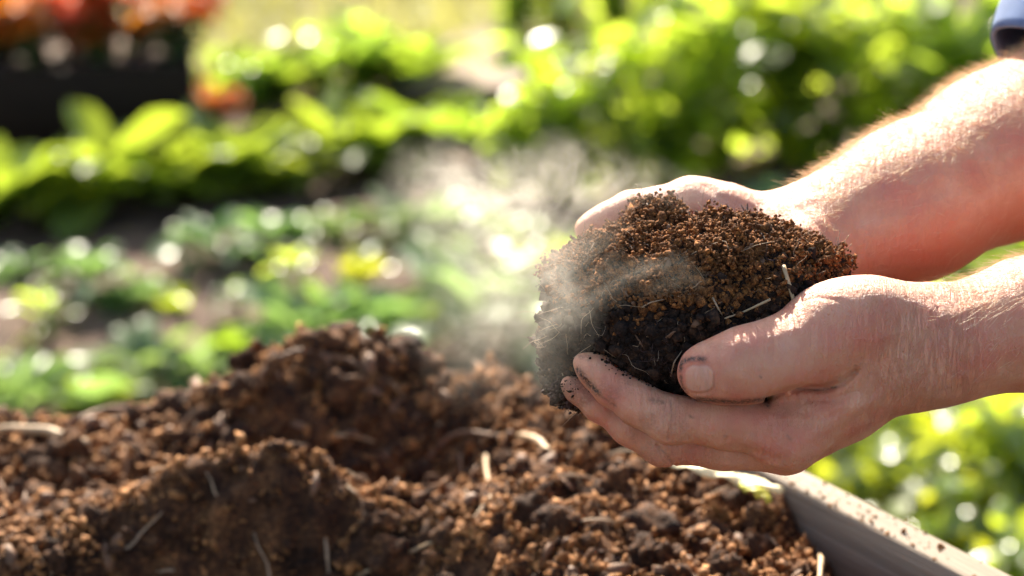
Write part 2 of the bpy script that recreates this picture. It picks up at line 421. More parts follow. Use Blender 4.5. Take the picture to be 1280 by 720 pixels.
L_CREASES = [  # photo-plane polylines, width px, depth mm, nearest dz that counts
    ([(958, 497), (985, 488), (1005, 485), (1030, 487), (1052, 480), (1070, 463)], 4.5, 1.7, 0),
    ([(1008, 500), (1040, 500), (1072, 488)], 5, 0.8, 0), ([(1000, 515), (1030, 522), (1060, 512)], 3, .4, 0), ([(992, 500), (1004, 512), (1008, 530)], 3, .45, 0), ([(1065, 470), (1085, 440), (1090, 415)], 5, .4, 0), ([(1110, 400), (1104, 430), (1108, 465)], 3, .3, -20), ([(1125, 395), (1120, 430), (1124, 470)], 2.5, .25, -20), ([(1172, 385), (1171, 420), (1166, 462)], 2.2, .3, -20),
    ([(838, 500), (840, 520), (836, 549)], 2.2, 0.9, -8),
    ([(832, 503), (832, 520), (830, 548)], 1.6, 0.45, -8),
    ([(845, 515), (845, 530), (842, 549)], 1.6, 0.4, -8),
    ([(822, 556), (834, 570), (842, 582)], 2.0, 0.8, -30),
    ([(815, 552), (826, 566), (834, 580)], 1.5, 0.4, -30),
    ([(775, 470), (770, 485), (758, 500)], 1.6, 0.35, -8),
    ([(765, 515), (758, 528)], 1.6, 0.35, -30),
    ([(936, 428), (940, 445), (939, 470)], 3, 0.25, 10),
    ([(928, 430), (930, 448), (929, 466)], 2, 0.2, 10),
    ([(946, 428), (949, 446), (948, 462)], 2, 0.2, 10),
    ([(1000, 378), (1020, 372), (1048, 375), (1062, 384)], 2.2, 0.35, 0),
    ([(1199, 372), (1200, 400), (1199, 440), (1193, 475)], 3, 0.55, -20),
    ([(1188, 380), (1189, 410), (1186, 450)], 2, 0.3, -20),
    ([(1160, 395), (1155, 420), (1150, 450)], 2, 0.3, -20),
    ([(1144, 390), (1140, 420), (1134, 460)], 2.4, 0.35, -20),
    ([(1010, 530), (985, 528), (955, 530)], 3, 0.25, 0),
    ([(1040, 548), (1060, 530), (1085, 515)], 8, 0.6, -10),
    ([(920, 557), (950, 566), (975, 575)], 5, 0.7, -14)]
NAIL_C, NAIL_R = (874.5, 473.5), (19.0, 18.0)
def nail_d(u, v):
    c, s = math.cos(R_(-5)), math.sin(R_(-5)); x, y = u - NAIL_C[0], v - NAIL_C[1]
    x, y = c * x + s * y, -s * x + c * y
    return (np.abs(x / NAIL_R[0]) ** 3.0 + np.abs(y / NAIL_R[1]) ** 3.0) ** (1 / 3.0)   # 1 on the rim
def left_arm(p):
    fore = smin(chain(p, L_fore, 10), chain(p, L_fore2, 10), 12); fore = smin(fore, chain(p, L_fore3, 10), 12)
    palm = None
    for m in L_meta:
        g = chain(p, m, 6); palm = g if palm is None else smin(palm, g, 9)
    palm = smin(palm, ell(p, local(1015, 510, -24), (26, 14, 26)), 10)
    fore = smin(fore, palm, 14)
    thn = chain(p, L_then, 8)
    hand = smin(fore, thn, 9)
    web = rcone(p, *[q for q in (local(978, 481, 0), local(1070, 462, -6))], rad(25), rad(36))
    u, v = proj(p)
    kb = 1.2 + 9.0 * sstep(u, 1000, 1075)
    fg = None
    for c in L_fing:
        g = chain(p, c, 5); fg = g if fg is None else smin(fg, g, 1.3)
    # fingertip pads and joints
    fg = smin(fg, ell(p, local(745, 459, -1), (7.5, 6, 6)), 3)
    fg = smin(fg, ell(p, local(980, 556, 1), (11, 9, 9)), 6)
    th = chain(p, L_thumb, 7)
    th = smin(th, ell(p, local(938, 452, 19), (13, 12.6, 12)), 6)
    low = smin(smin(fore, web, 6), fg, 4.0)
    up = smin(th, thn, 8)
    hand = smin(low, up, kb)
    hand = smin(hand, ell(p, local(1052, 398, 6), (18, 14, 16)), 8)
    nz = noise(p * 0.045) * 1.1 + noise(p * 0.13) * 0.35 + noise(p * 0.35) * 0.10
    hand = hand + nz
    z = p[:, 2]
    for pts, wd, dp, dz in L_CREASES:
        m = sstep(z, -(FOC * 1000 - dz) - 5, -(FOC * 1000 - dz))
        hand = hand + dp * m * np.exp(-(seg2(u, v, pts) / wd) ** 2)
    for pts, wd, hg in (([(1005, 548), (1060, 515), (1130, 480)], 9, -.55), ([(1000, 528), (1040, 512), (1090, 505)], 6, -.35), ([(1230, 380), (1160, 405), (1100, 425)], 7, -.4), ([(1270, 470), (1200, 470), (1150, 490)], 8, -.4)):
        hand = hand + hg * sstep(z, -975, -960) * np.exp(-(seg2(u, v, pts) / wd) ** 2)
    # thumb nail: groove round a slightly flattened plate
    m = sstep(z, -(FOC * 1000 - 24), -(FOC * 1000 - 28)); e = nail_d(u, v)
    hand = hand + m * (0.75 * np.exp(-((e - 1.02) / 0.09) ** 2) + 0.45 * (1 - sstep(e, 0.7, 1.0)))
    return hand

# --- right arm and hand, behind the compost
Rz = -74
R_fore = [W_(1372, 140, Rz - 85, 116), W_(1250, 196, Rz - 50, 99), W_(1140, 250, Rz - 25, 86), W_(1050, 292, Rz - 8, 70), W_(1010, 302, Rz, 60)]
R_fore2 = [W_(1250, 202, Rz - 30, 78), W_(1130, 264, Rz - 8, 76), W_(1040, 300, Rz + 10, 58)]
R_then = [W_(1020, 300, Rz, 60), W_(962, 302, Rz, 51), W_(905, 280, Rz, 45), W_(862, 264, Rz, 37)]
R_thumb = [W_(862, 264, Rz, 38), W_(822, 265, Rz + 2, 28), W_(790, 268, Rz + 4, 27.5), W_(762, 277, Rz + 5, 21.5), W_(744, 285, Rz + 5, 18), W_(734, 288, Rz + 5, 14)]
R_palm = [[W_(1010, 310, Rz + 14, 50), W_(930, 350, Rz + 14, 42), W_(860, 400, Rz + 22, 36)],
          [W_(1010, 310, Rz, 50), W_(925, 335, Rz - 2, 44), W_(850, 370, Rz + 2, 36)],
          [W_(1010, 320, Rz + 26, 40), W_(940, 375, Rz + 30, 34), W_(880, 425, Rz + 36, 28)]]
R_fing = [[W_(850, 360, Rz - 2, 30), W_(790, 372, Rz - 4, 25), W_(750, 362, Rz - 3, 22), W_(728, 340, Rz, 18), W_(722, 322, Rz + 2, 13)],
          [W_(850, 390, Rz + 8, 30), W_(785, 408, Rz + 6, 25), W_(735, 402, Rz + 6, 22), W_(712, 380, Rz + 8, 18), W_(706, 362, Rz + 8, 13)],
          [W_(858, 415, Rz + 24, 28), W_(795, 440, Rz + 20, 24), W_(748, 442, Rz + 18, 21), W_(718, 424, Rz + 18, 17), W_(709, 406, Rz + 18, 12)],
          [W_(880, 430, Rz + 38, 25), W_(825, 455, Rz + 34, 21), W_(785, 460, Rz + 32, 18), W_(757, 447, Rz + 30, 15), W_(745, 432, Rz + 30, 11)]]
def right_arm(p):
    f = smin(chain(p, R_fore, 14), chain(p, R_fore2, 14), 14)
    f = smin(f, chain(p, R_then, 8), 11)
    for m in R_palm: f = smin(f, chain(p, m, 8), 10)
    fg = None
    for c in R_fing:
        g = chain(p, c, 5); fg = g if fg is None else smin(fg, g, 1.3)
    f = smin(f, fg, 5)
    u, v = proj(p)
    f = smin(f, chain(p, R_thumb, 4), 1.5 + 6 * sstep(u, 800, 880))
    f = f + noise(p * 0.035 + 5) * 1.5 + noise(p * 0.12 + 9) * 0.35
    for pts, wd, dp in (([(1000, 262), (1040, 300), (1056, 330)], 4, 0.5), ([(1015, 255), (1055, 290), (1075, 320)], 4, 0.4),
                        ([(792, 245), (797, 262), (795, 285)], 3, 0.4), ([(884, 235), (905, 250), (935, 262)], 6, 0.6),
                        ([(1080, 270), (1130, 255), (1180, 235)], 10, 0.7)):
        f = f + dp * np.exp(-(seg2(u, v, pts) / wd) ** 2)
    return f

def arm_mesh(fn, lo, hi, h):
    V, Q = polygonise(fn, lo, hi, h); V = project(fn, V); return V, Q
lo = local(700, 640, -110); hi = local(1920, 250, 60)
VL, QL = arm_mesh(left_arm, (10, -95, -1060), (480, 90, -880), 0.9)
VR, QR = arm_mesh(right_arm, (10, -60, -1230), (310, 140, -960), 1.1)

# --- the rest of the body, coarser, hidden inside the clothes and outside the photograph
wl = lambda x, y, z: to_local(np.array([x, y, z]))
elbL = L_fore[0][0]; elbR = R_fore[0][0]
shL = wl(.60, .88, 1.36); shR = wl(.50, 1.27, 1.37); hipC = wl(.76, 1.10, .98); neck = wl(.52, 1.06, 1.46); headc = wl(.47, 1.05, 1.62)
chest = wl(.60, 1.08, 1.28); belly = wl(.70, 1.09, 1.10)
fwd = to_local(CAM + np.array([-1.0, -.12, -.25]) / np.linalg.norm([1, .12, .25])) / 1000
sid = to_local(CAM + np.array([.12, -1.0, 0]) / np.linalg.norm([.12, 1, 0])) / 1000
upv = np.cross(fwd, sid); upv /= np.linalg.norm(upv); upv = upv * (1 if upv[1] > 0 else -1)
HAX = np.stack([fwd, sid, upv])
def torso(p):
    f = ell(p, chest, (115, 165, 150), HAX); f = smin(f, ell(p, belly, (115, 150, 150), HAX), 60)
    f = smin(f, ell(p, hipC, (115, 165, 110), HAX), 50)
    f = smin(f, rcone(p, shL, chest, 62, 80), 40); return smin(f, rcone(p, shR, chest, 62, 80), 40)
def upper(p):
    f = torso(p) + 4
    f = smin(f, rcone(p, shL, elbL, 55, 42), 20); f = smin(f, rcone(p, shR, elbR, 55, 44), 20)
    f = smin(f, rcone(p, neck - upv * 60, neck + upv * 40, 62, 56), 25)
    q = headc
    f = smin(f, ell(p, q + upv * 25, (96, 76, 92), HAX), 20); f = smin(f, ell(p, q - upv * 50 + fwd * 22, (62, 55, 62), HAX), 30)
    f = smin(f, rcone(p, q + fwd * 90 + upv * 15, q + fwd * 112 - upv * 22, 8, 13), 10)             # nose
    f = smin(f, rcone(p, q + fwd * 82 + upv * 28 - sid * 34, q + fwd * 82 + upv * 28 + sid * 34, 10, 10), 12)  # brow
    for s in (-1, 1):
        f = smax(f, -(ell(p, q + fwd * 98 + upv * 8 + sid * 30 * s, (14, 14, 9), HAX)), 8)
        f = smin(f, ell(p, q + fwd * 76 + upv * 8 + sid * 30 * s, (13, 13, 12), HAX), 2)
        f = smin(f, ell(p, q + sid * 78 * s - upv * 2 - fwd * 5, (17, 7, 30), HAX), 5)              # ears
    f = smin(f, ell(p, q + fwd * 84 - upv * 52, (14, 24, 6), HAX), 5); f = smin(f, ell(p, q + fwd * 82 - upv * 63, (13, 22, 7), HAX), 4)
    return f
VU, QU = polygonise(upper, (150, -260, -1560), (760, 640, -560), 5.0)

foot = np.array([.76, 1.08, 0.0])
person = empty('person', foot)
tag(person, 'kneeling-height gardener reaching in from the right, bare forearms and blue sleeve, cupping dark compost in both hands', 'person')
person['label'] = 'gardener with bare hairy forearms and blue sleeve, cupping steaming compost in both hands'
V = np.concatenate([VL, VR, VU]); Q = np.concatenate([QL, QR + len(VL), QU + len(VL) + len(VR)])
body = np_mesh('body', to_world(V) - foot, Q, M['skin'], person)
def point_attr(o, name, typ, data):
    a = o.data.attributes.new(name, typ, 'POINT'); key = 'vector' if typ == 'FLOAT_VECTOR' else ('color' if 'COLOR' in typ else 'value')
    a.data.foreach_set(key, np.ascontiguousarray(data, np.float32).ravel())
point_attr(body, 'rest', 'FLOAT_VECTOR', V)
u, v = proj(V); nV = len(V); nl = len(VL)
marks = np.zeros((nV, 4)); marks[:, 3] = 1
isL = np.arange(nV) < nl; isR = (np.arange(nV) >= nl) & (np.arange(nV) < nl + len(VR))
front = isL & (V[:, 2] > -(FOC * 1000 - 22))
e = nail_d(u, v); marks[:, 0] = np.where(front, 1 - sstep(e, 0.86, 0.97), 0)
def near(pts, wd): return np.exp(-(seg2(u, v, pts) / wd) ** 2)
d = np.zeros(nV)
d = np.maximum(d, np.where(front, near([(850, 462), (853, 452), (862, 449), (872, 448), (880, 449)], 3.2) * 1.2, 0))
d = np.maximum(d, np.where(front, near([(851, 470), (852, 480), (857, 490)], 2.2) * .9, 0))
d = np.maximum(d, np.where(front, near([(950, 470), (951, 472)], 1.6) * .8, 0))
Lf = isL & (V[:, 2] > -985)
for pts, wd, s_ in (([(870, 499), (920, 503), (958, 499)], 3.5, 1.1), ([(957, 500), (960, 507)], 3, 1.2),
                    ([(836, 502), (840, 512), (839, 528), (834, 546)], 1.8, .34), ([(844, 508), (845, 525), (841, 540)], 1.4, .25), ([(722, 462), (735, 478), (748, 492)], 4, 1.2),
                    ([(748, 492), (770, 508)], 2, .6), ([(824, 558), (834, 570), (841, 581)], 1.5, .5),
                    ([(716, 447), (722, 445), (735, 447)], 4, .6), ([(700, 474), (712, 478)], 3, .5),
                    ([(996, 486), (1020, 488), (1045, 484)], 1.6, .8), ([(985, 545), (988, 549)], 2, .5), ([(815, 500), (828, 503)], 4, .6),
                    ([(862, 520), (866, 522)], 1.5, .6), ([(905, 545), (908, 546)], 1.5, .5)):
    d = np.maximum(d, np.where(Lf, near(pts, wd) * s_, 0))
tips_ = Lf & (u < 1000); dcl_ = np.full(nV, 99.); ii_ = np.nonzero(tips_)[0]
grime = .30 * (1 - sstep(u, 760, 1010)) * sstep(fbm(V * .07, 3), -.05, .35) + .40 * np.exp(-((u - 705) / 22) ** 2)
d = np.maximum(d, np.where(tips_, grime, 0))
marks[:, 1] = np.clip(d, 0, 1.2)
marks[:, 2] = np.where(isL, 0.25 + 0.75 * sstep(u, 1060, 1140) * (1 - sstep(u, 1200, 1235)), 0.15)
point_attr(body, 'marks', 'FLOAT_COLOR', marks)
# red bounce glow under the far forearm, painted into the skin colour
red = np.where(isR, sstep(u, 1010, 1080) * sstep(v - (352 - (u - 1130) * 0.37), -95, -10), 0) + np.where(isL, 0.12, 0)
point_attr(body, 'red', 'FLOAT', red)

# --- arm hair
def hairs(fn, V, mask, along, n, lmin, lmax, rr, seed, lift=0.55):
    r = np.random.default_rng(seed); idx = r.choice(np.nonzero(mask)[0], n); P0 = V[idx] + r.normal(0, .3, (n, 3)); swirl = noise(P0 * .06)[:, None]
    G = gradn(fn, P0); G /= np.linalg.norm(G, axis=1)[:, None]
    D = along + swirl * 1.1 * np.array([.3, 1, .3]) + r.normal(0, .28, (n, 3)); D -= (D * G).sum(1)[:, None] * G; D /= np.linalg.norm(D, axis=1)[:, None]
    L = r.uniform(lmin, lmax, n)[:, None]; lf = (lift + r.normal(0, .15, n))[:, None]
    droop = r.uniform(.1, .5, n)[:, None]
    pts = [P0 + L * (t * (D * (1 - .2 * t) + G * lf * (1 - droop * t * 1.0))) for t in (0, .35, .7, 1.0)]
    side = np.cross(D, G); k = 3; th = [0, 2.094, 4.189]; VV = []
    for i, pt in enumerate(pts):
        rad_ = rr * (1, .85, .6, .15)[i]
        for a in th: VV.append(pt + rad_ * (math.cos(a) * side + math.sin(a) * G))
    VV = np.stack(VV, 1); F = []
    for i in range(3):
        for j in range(3):
            F.append((i * 3 + j, i * 3 + (j + 1) % 3, (i + 1) * 3 + (j + 1) % 3, (i + 1) * 3 + j))
    F = np.array(F)[None] + (np.arange(n) * 12)[:, None, None]
    return VV.reshape(-1, 3), F.reshape(-1, 4)
hb = MB()
uR, vR = proj(VR)
alR = (R_fore[3][0] - R_fore[0][0]); alR /= np.linalg.norm(alR)
GR = gradn(right_arm, VR); top = GR[:, 1] > 0.5
mR = (uR > 975) & (uR < 1330) & top & (RNG.random(len(VR)) < sstep(uR, 960, 1060))
a, b_ = hairs(right_arm, VR, mR, alR, 4200, 5, 12, 0.055, 3); hb.add(a, b_)
mR2 = (uR > 1090) & (uR < 1330) & (GR[:, 1] > -.7)
a, b_ = hairs(right_arm, VR, mR2, alR, 420, 5, 11, 0.035, 4, .3); hb.add(a, b_)
mR3 = (uR > 780) & (uR < 990) & (GR[:, 1] > .6)
uL, vL = proj(VL); GL = gradn(left_arm, VL)
alL = L_fore[3][0] - L_fore[1][0]; alL /= np.linalg.norm(alL); alL = alL + np.array([0, -.5, 0])
mL = (uL > 1150) & (uL < 1500) & (GL[:, 1] > .35) & (RNG.random(len(VL)) < sstep(uL, 1150, 1260))
a, b_ = hairs(left_arm, VL, mL, alL, 1500, 5, 11, 0.05, 5, .4); hb.add(a, b_)
mL = (uL > 1195) & (uL < 1400) & (GL[:, 1] > -.6) & (GL[:, 2] > 0)
a, b_ = hairs(left_arm, VL, mL, alL, 260, 5, 10, 0.035, 6, .25); hb.add(a, b_)
hv = np.concatenate(hb.v); hf = np.concatenate(hb.f)
np_mesh('arm_hair', to_world(hv) - foot, hf, M['hair'], person)

# --- clothes
def shirt(p):
    f = torso(p) - 16
    f = smin(f, rcone(p, shL, shL + (elbL - shL) * .8, 76, 60), 30)
    f = smin(f, rcone(p, shR, shR + (elbR - shR) * .55, 76, 64), 30)
    f = smin(f, rcone(p, neck - upv * 90, neck - upv * 10, 76, 66), 25)
    f = f + noise(p * .018) * 9 + noise(p * .04) * 3
    return smax(f, -(p - hipC) @ upv.astype(np.float32) - 60, 6)
VS, QS = polygonise(shirt, (100, -260, -1560), (760, 560, -560), 6.0)
np_mesh('shirt', to_world(VS) - foot, QS, M['denim'], person)
# loose sleeve cuff on the far upper arm, hangs just over the elbow
cA = local(1354, 112, Rz - 85); cB = shR * .55 + elbR * .45
axv = cA - cB; Ls = np.linalg.norm(axv); axv /= Ls
s1 = np.cross(axv, [0, 0, 1.0]); s1 /= np.linalg.norm(s1); s2 = np.cross(axv, s1)
nth, nz_ = 96, 60; tt = np.linspace(0, 1, nz_); th = np.linspace(0, 2 * math.pi, nth, endpoint=False)
TH, TT = np.meshgrid(th, tt)
rr = 46 + 2.2 * np.sin(TH * 3 + TT * 9) + 1.6 * np.sin(TT * 34 + 2.2 * np.sin(TH * 2)) * (0.5 + .5 * np.sin(TH + 1)) + 3.2 * np.sin(TT * 17 + 1.5 * np.sin(TH)) + 3.5 * (TT > .86) * 1.0 + 8 * (1 - TT)
VC = cB + (TT * Ls)[..., None] * axv + rr[..., None] * (np.cos(TH)[..., None] * s1 + np.sin(TH)[..., None] * s2)
idx = np.arange(nth * nz_).reshape(nz_, nth); nx = np.roll(idx, -1, 1)
FC = np.stack([idx[:-1], nx[:-1], nx[1:], idx[1:]], -1).reshape(-1, 4)
slv = np_mesh('sleeve', to_world(VC.reshape(-1, 3)) - foot, FC, M['denim'], person)
md = slv.modifiers.new('thickness', 'SOLIDIFY'); md.thickness = 0.0022; md.offset = 0
# hair, trousers, boots
def hair_cap(p):
    f = ell(p, headc + upv * 34 - fwd * 8, (100, 82, 90), HAX) + noise(p * .06) * 5
    return smax(f, (p - headc) @ (fwd - upv * .55).astype(np.float32) - 26, 12)
VH, QH = polygonise(hair_cap, headc - 170, headc + 170, 4.0)
np_mesh('hair', to_world(VH) - foot, QH, M['headhair'], person)
kn = [np.array([.70, .96, .50]), np.array([.72, 1.22, .50])]; an = [np.array([.80, .95, .09]), np.array([.82, 1.24, .09])]
def trousers(p):
    f = ell(p, hipC, (124, 176, 120), HAX)
    for s_, k_, a_ in ((-1, kn[0], an[0]), (1, kn[1], an[1])):
        h0 = to_local(np.array([.76, 1.10 + s_ * .09, .93])); kk = to_local(k_); aa = to_local(a_)
        f = smin(f, rcone(p, h0, kk, 92, 66), 25); f = smin(f, rcone(p, kk, aa, 66, 56), 20)
    return f + noise(p * .02) * 6
VT, QT = polygonise(trousers, (150, -1250, -1700), (950, 320, -560), 8.0)
np_mesh('trousers', to_world(VT) - foot, QT, M['trouser'], person)
for a_ in an:
    def bootf(p, a_=a_):
        f = rcone(p, to_local(a_ + np.array([.0, 0, 0.08])), to_local(a_ + np.array([0, 0, -.04])), 54, 50)
        f = smin(f, rcone(p, to_local(a_ + np.array([.02, 0, -.045])), to_local(a_ + np.array([-.17, 0, -.05])), 46, 38), 25)
        return smax(f, (to_local(np.array([0, 0, 0.0])) - p) @ (to_local(CAM + np.array([0, 0, 1.0])) / 1000).astype(np.float32), 4)
    c_ = to_local(a_); VB, QB = polygonise(bootf, c_ - 300, c_ + 300, 7.0)
    np_mesh('boot', to_world(VB) - foot, QB, M['boot'], person)

# ================================================================== COMPOST IN THE HANDS
def ico():
    t = (1 + 5 ** .5) / 2
    v = np.array([(-1, t, 0), (1, t, 0), (-1, -t, 0), (1, -t, 0), (0, -1, t), (0, 1, t), (0, -1, -t), (0, 1, -t), (t, 0, -1), (t, 0, 1), (-t, 0, -1), (-t, 0, 1)], float)
    f = np.array([(0, 11, 5), (0, 5, 1), (0, 1, 7), (0, 7, 10), (0, 10, 11), (1, 5, 9), (5, 11, 4), (11, 10, 2), (10, 7, 6), (7, 1, 8), (3, 9, 4), (3, 4, 2), (3, 2, 6), (3, 6, 8), (3, 8, 9), (4, 9, 5), (2, 4, 11), (6, 2, 10), (8, 6, 7), (9, 8, 1)])
    return v / np.linalg.norm(v[0]), f
ICO_V, ICO_F = ico()
def crumbs(P, size, seed, flat=0.55, jag=0.32, elong=1.0):
    """many irregular crumbs as one block of geometry"""
    r = np.random.default_rng(seed); n = len(P)
    base = ICO_V[None] * (1 + r.normal(0, jag, (n, 12, 1)))
    sc3 = np.stack([np.ones(n) * elong ** r.uniform(0, 1, n), r.uniform(flat, 1, n), r.uniform(flat, 1, n)], -1)
    base = base * sc3[:, None]
    q = r.normal(size=(n, 4)); q /= np.linalg.norm(q, axis=1)[:, None]; a, b, c, d = q.T
    Rm = np.stack([1 - 2 * (c * c + d * d), 2 * (b * c - a * d), 2 * (b * d + a * c), 2 * (b * c + a * d), 1 - 2 * (b * b + d * d), 2 * (c * d - a * b),
                   2 * (b * d - a * c), 2 * (c * d + a * b), 1 - 2 * (b * b + c * c)], -1).reshape(n, 3, 3)
    VV = np.einsum('nij,nkj->nki', Rm, base) * np.asarray(size)[:, None, None] + np.asarray(P)[:, None]
    F = ICO_F[None] + (np.arange(n) * 12)[:, None, None]
    return VV.reshape(-1, 3), F.reshape(-1, 3)

def clod_base(p):
    f = ell(p, local(868, 388, -30), (56, 34, 40))
    f = smin(f, ell(p, local(792, 404, -28), (28, 33, 33)), 12)
    f = smin(f, ell(p, local(948, 353, -34), (30, 20, 34)), 10)
    f = smin(f, ell(p, local(1000, 350, -34), (13, 8, 18)), 8)
    f = smin(f, ell(p, local(815, 288, -42), (12, 9.5, 15)), 6)
    f = smin(f, ell(p, local(776, 330, -40), (13, 12, 20)), 6)
    f = smin(f, ell(p, local(722, 422, -42), (12, 22, 20)), 6)
    f = smin(f, ell(p, local(706, 354, -50), (8, 8, 12)), 5)
    f = smin(f, ell(p, local(716, 465, -30), (9, 14, 16)), 5)
    return smin(f, ell(p, local(900, 440, -28), (40, 20, 30)), 8)
def clod(p):
    f = clod_base(p)
    n1 = noise(p * .05 + 3); n2 = noise(p * .12 + 7); n3 = noise(p * .3); n4 = np.abs(noise(p * .55))
    n5 = np.abs(noise(p * .16 + 31)); return f + n1 * 6 + n2 * 5 + n3 * 3.2 - n4 * 2.4 + 2.6 * np.exp(-(n5 / .05) ** 2) + noise(p * 1.1) * .8
Vc, Qc = polygonise(clod, (5, -70, -1060), (155, 50, -900), 1.1)
clod0 = to_world(local(868, 470, -30))
handful = np_mesh('handful_of_compost', to_world(Vc) - clod0, Qc, M['clod'], None)
handful.location = clod0
tag(handful, 'steaming crumbly mound of dark brown compost heaped in the cupped hands', 'compost')
# remove what lies inside the flesh for crumbs, keep crumbs outside the hands
r = np.random.default_rng(21)
Gc = gradn(clod, Vc, .6); Gc /= np.linalg.norm(Gc, axis=1)[:, None] + 1e-6
n = 42000; sel = r.choice(len(Vc), n); Pc = Vc[sel]; Nc = Gc[sel]
sz = np.clip(r.lognormal(-0.55, .7, n), .2, 3.2)
Pc = Pc + Nc * (sz * r.uniform(-.2, .9, n))[:, None]
Nb = gradn(clod_base, Pc, .6); Nb /= np.linalg.norm(Nb, axis=1)[:, None] + 1e-6; Nw = Nb @ np.stack([AX_R, AX_U, -AX_F]); sun_toned = Nw[:, 2] + .45 * noise(Pc * .09) + r.normal(0, .17, n) > .42
okm = (ev(left_arm, Pc) > .6) & (ev(right_arm, Pc) > .3)
Pc, sz, sun_toned = Pc[okm], sz[okm], sun_toned[okm]
for m_, nm_, mt_ in ((sun_toned, 'sun_toned_crumbs', 'clod_crumb'), (~sun_toned, 'shade_toned_crumbs', 'clod')):  # sunlit top and shaded sides are put into the crumb colours
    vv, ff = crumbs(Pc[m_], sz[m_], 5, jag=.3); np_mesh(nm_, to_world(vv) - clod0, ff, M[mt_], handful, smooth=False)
# second layer: little clusters that stand proud of the surface
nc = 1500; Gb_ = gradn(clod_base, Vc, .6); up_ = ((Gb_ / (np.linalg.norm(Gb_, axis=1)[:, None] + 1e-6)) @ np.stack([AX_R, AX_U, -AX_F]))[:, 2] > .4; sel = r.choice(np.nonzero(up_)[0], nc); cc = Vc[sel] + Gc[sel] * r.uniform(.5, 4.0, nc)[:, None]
k = 9; P2 = (cc[:, None] + r.normal(0, 1.05, (nc, k, 3))).reshape(-1, 3); s2_ = r.uniform(.35, 1.1, len(P2))
okm = (ev(left_arm, P2) > 1.0) & (ev(right_arm, P2) > .6)
vv, ff = crumbs(P2[okm], s2_[okm], 6); np_mesh('crumb_clusters', to_world(vv) - clod0, ff, M['clod_crumb'], handful, smooth=False)
ks = np.nonzero((uL > 700) & (uL < 1000) & (GL[:, 1] > -.35) & (GL[:, 2] > -.2))[0]; ks = r.choice(ks, 14000)
dcl = ev(clod, VL[ks]); ks = ks[(dcl < 7) & (r.random(len(ks)) < np.exp(-np.maximum(dcl, 0) / 2.2) * .9 + .035 * (uL[ks] < 900))]; ks = ks[ev(clod, VL[ks]) > -.5]
vv, ff = crumbs(VL[ks] + GL[ks] * .15, np.clip(r.lognormal(-1.1, .5, len(ks)), .12, .9), 12); np_mesh('stuck_crumbs', to_world(vv) - clod0, ff, M['clod'], handful, smooth=False)
sel = r.choice(len(Vc), 420); P3 = Vc[sel] + Gc[sel] * .8; okm = (ev(left_arm, P3) > 1.5) & (ev(right_arm, P3) > 1.5)
vv, ff = crumbs(P3[okm], r.uniform(.7, 2.1, okm.sum()), 17, flat=.16, jag=.25, elong=2.6); np_mesh('bark_flakes', to_world(vv) - clod0, ff, M['bark'], handful, smooth=False)
def fibre(mb, a, b, bend, r0, r1, seed, n=9, sides=4):
    rg = np.random.default_rng(seed); a = np.asarray(a); b = np.asarray(b); t = np.linspace(0, 1, n)
    o = rg.normal(size=3); o /= np.linalg.norm(o); L = np.linalg.norm(b - a)
    o2 = rg.normal(size=3); o2 /= np.linalg.norm(o2)
    pts = a + t[:, None] * (b - a) + (np.sin(t * math.pi) * bend * L)[:, None] * o + (np.sin(t * 2 * math.pi * 1.3) * bend * .4 * L)[:, None] * o2
    tube(mb, pts, np.linspace(r0, r1, n), sides)
mb = MB()
for i in range(420):
    j = r.integers(len(Vc)); a = Vc[j] + Gc[j] * .8; tg = np.cross(Gc[j], r.normal(size=3)); tg /= np.linalg.norm(tg)
    b = a + tg * r.uniform(3, 16) + Gc[j] * r.uniform(-.5, 3.2)
    if ev(left_arm, np.stack([a, b])).min() < 1 or ev(right_arm, np.stack([a, b])).min() < 1: continue
    fibre(mb, a, b, r.uniform(.05, .28), r.uniform(.08, .2), .06, i)
o = mb.build('root_hairs', M['root'], handful); mbd = MB()
for i in range(1500):
    j = r.integers(len(Vc)); a = Vc[j] + Gc[j] * .2; tg = np.cross(Gc[j], r.normal(size=3)); tg /= np.linalg.norm(tg)
    b = a + tg * r.uniform(1.5, 8) + Gc[j] * r.uniform(-.2, 4.0)
    if ev(left_arm, b[None])[0] < .8 or ev(right_arm, b[None])[0] < .8: continue
    fibre(mbd, a, b, r.uniform(.1, .35), r.uniform(.1, .34), .07, i, 6, 3)
od = mbd.build('dark_fibres', M['darkroot'], handful)
def local_child(o):
    n_ = len(o.data.vertices); a = np.zeros(n_ * 3, np.float32); o.data.vertices.foreach_get('co', a)
    a = to_world(a.reshape(-1, 3)) - clod0; o.data.vertices.foreach_set('co', a.astype(np.float32).ravel()); o.data.update()
local_child(o); local_child(od)
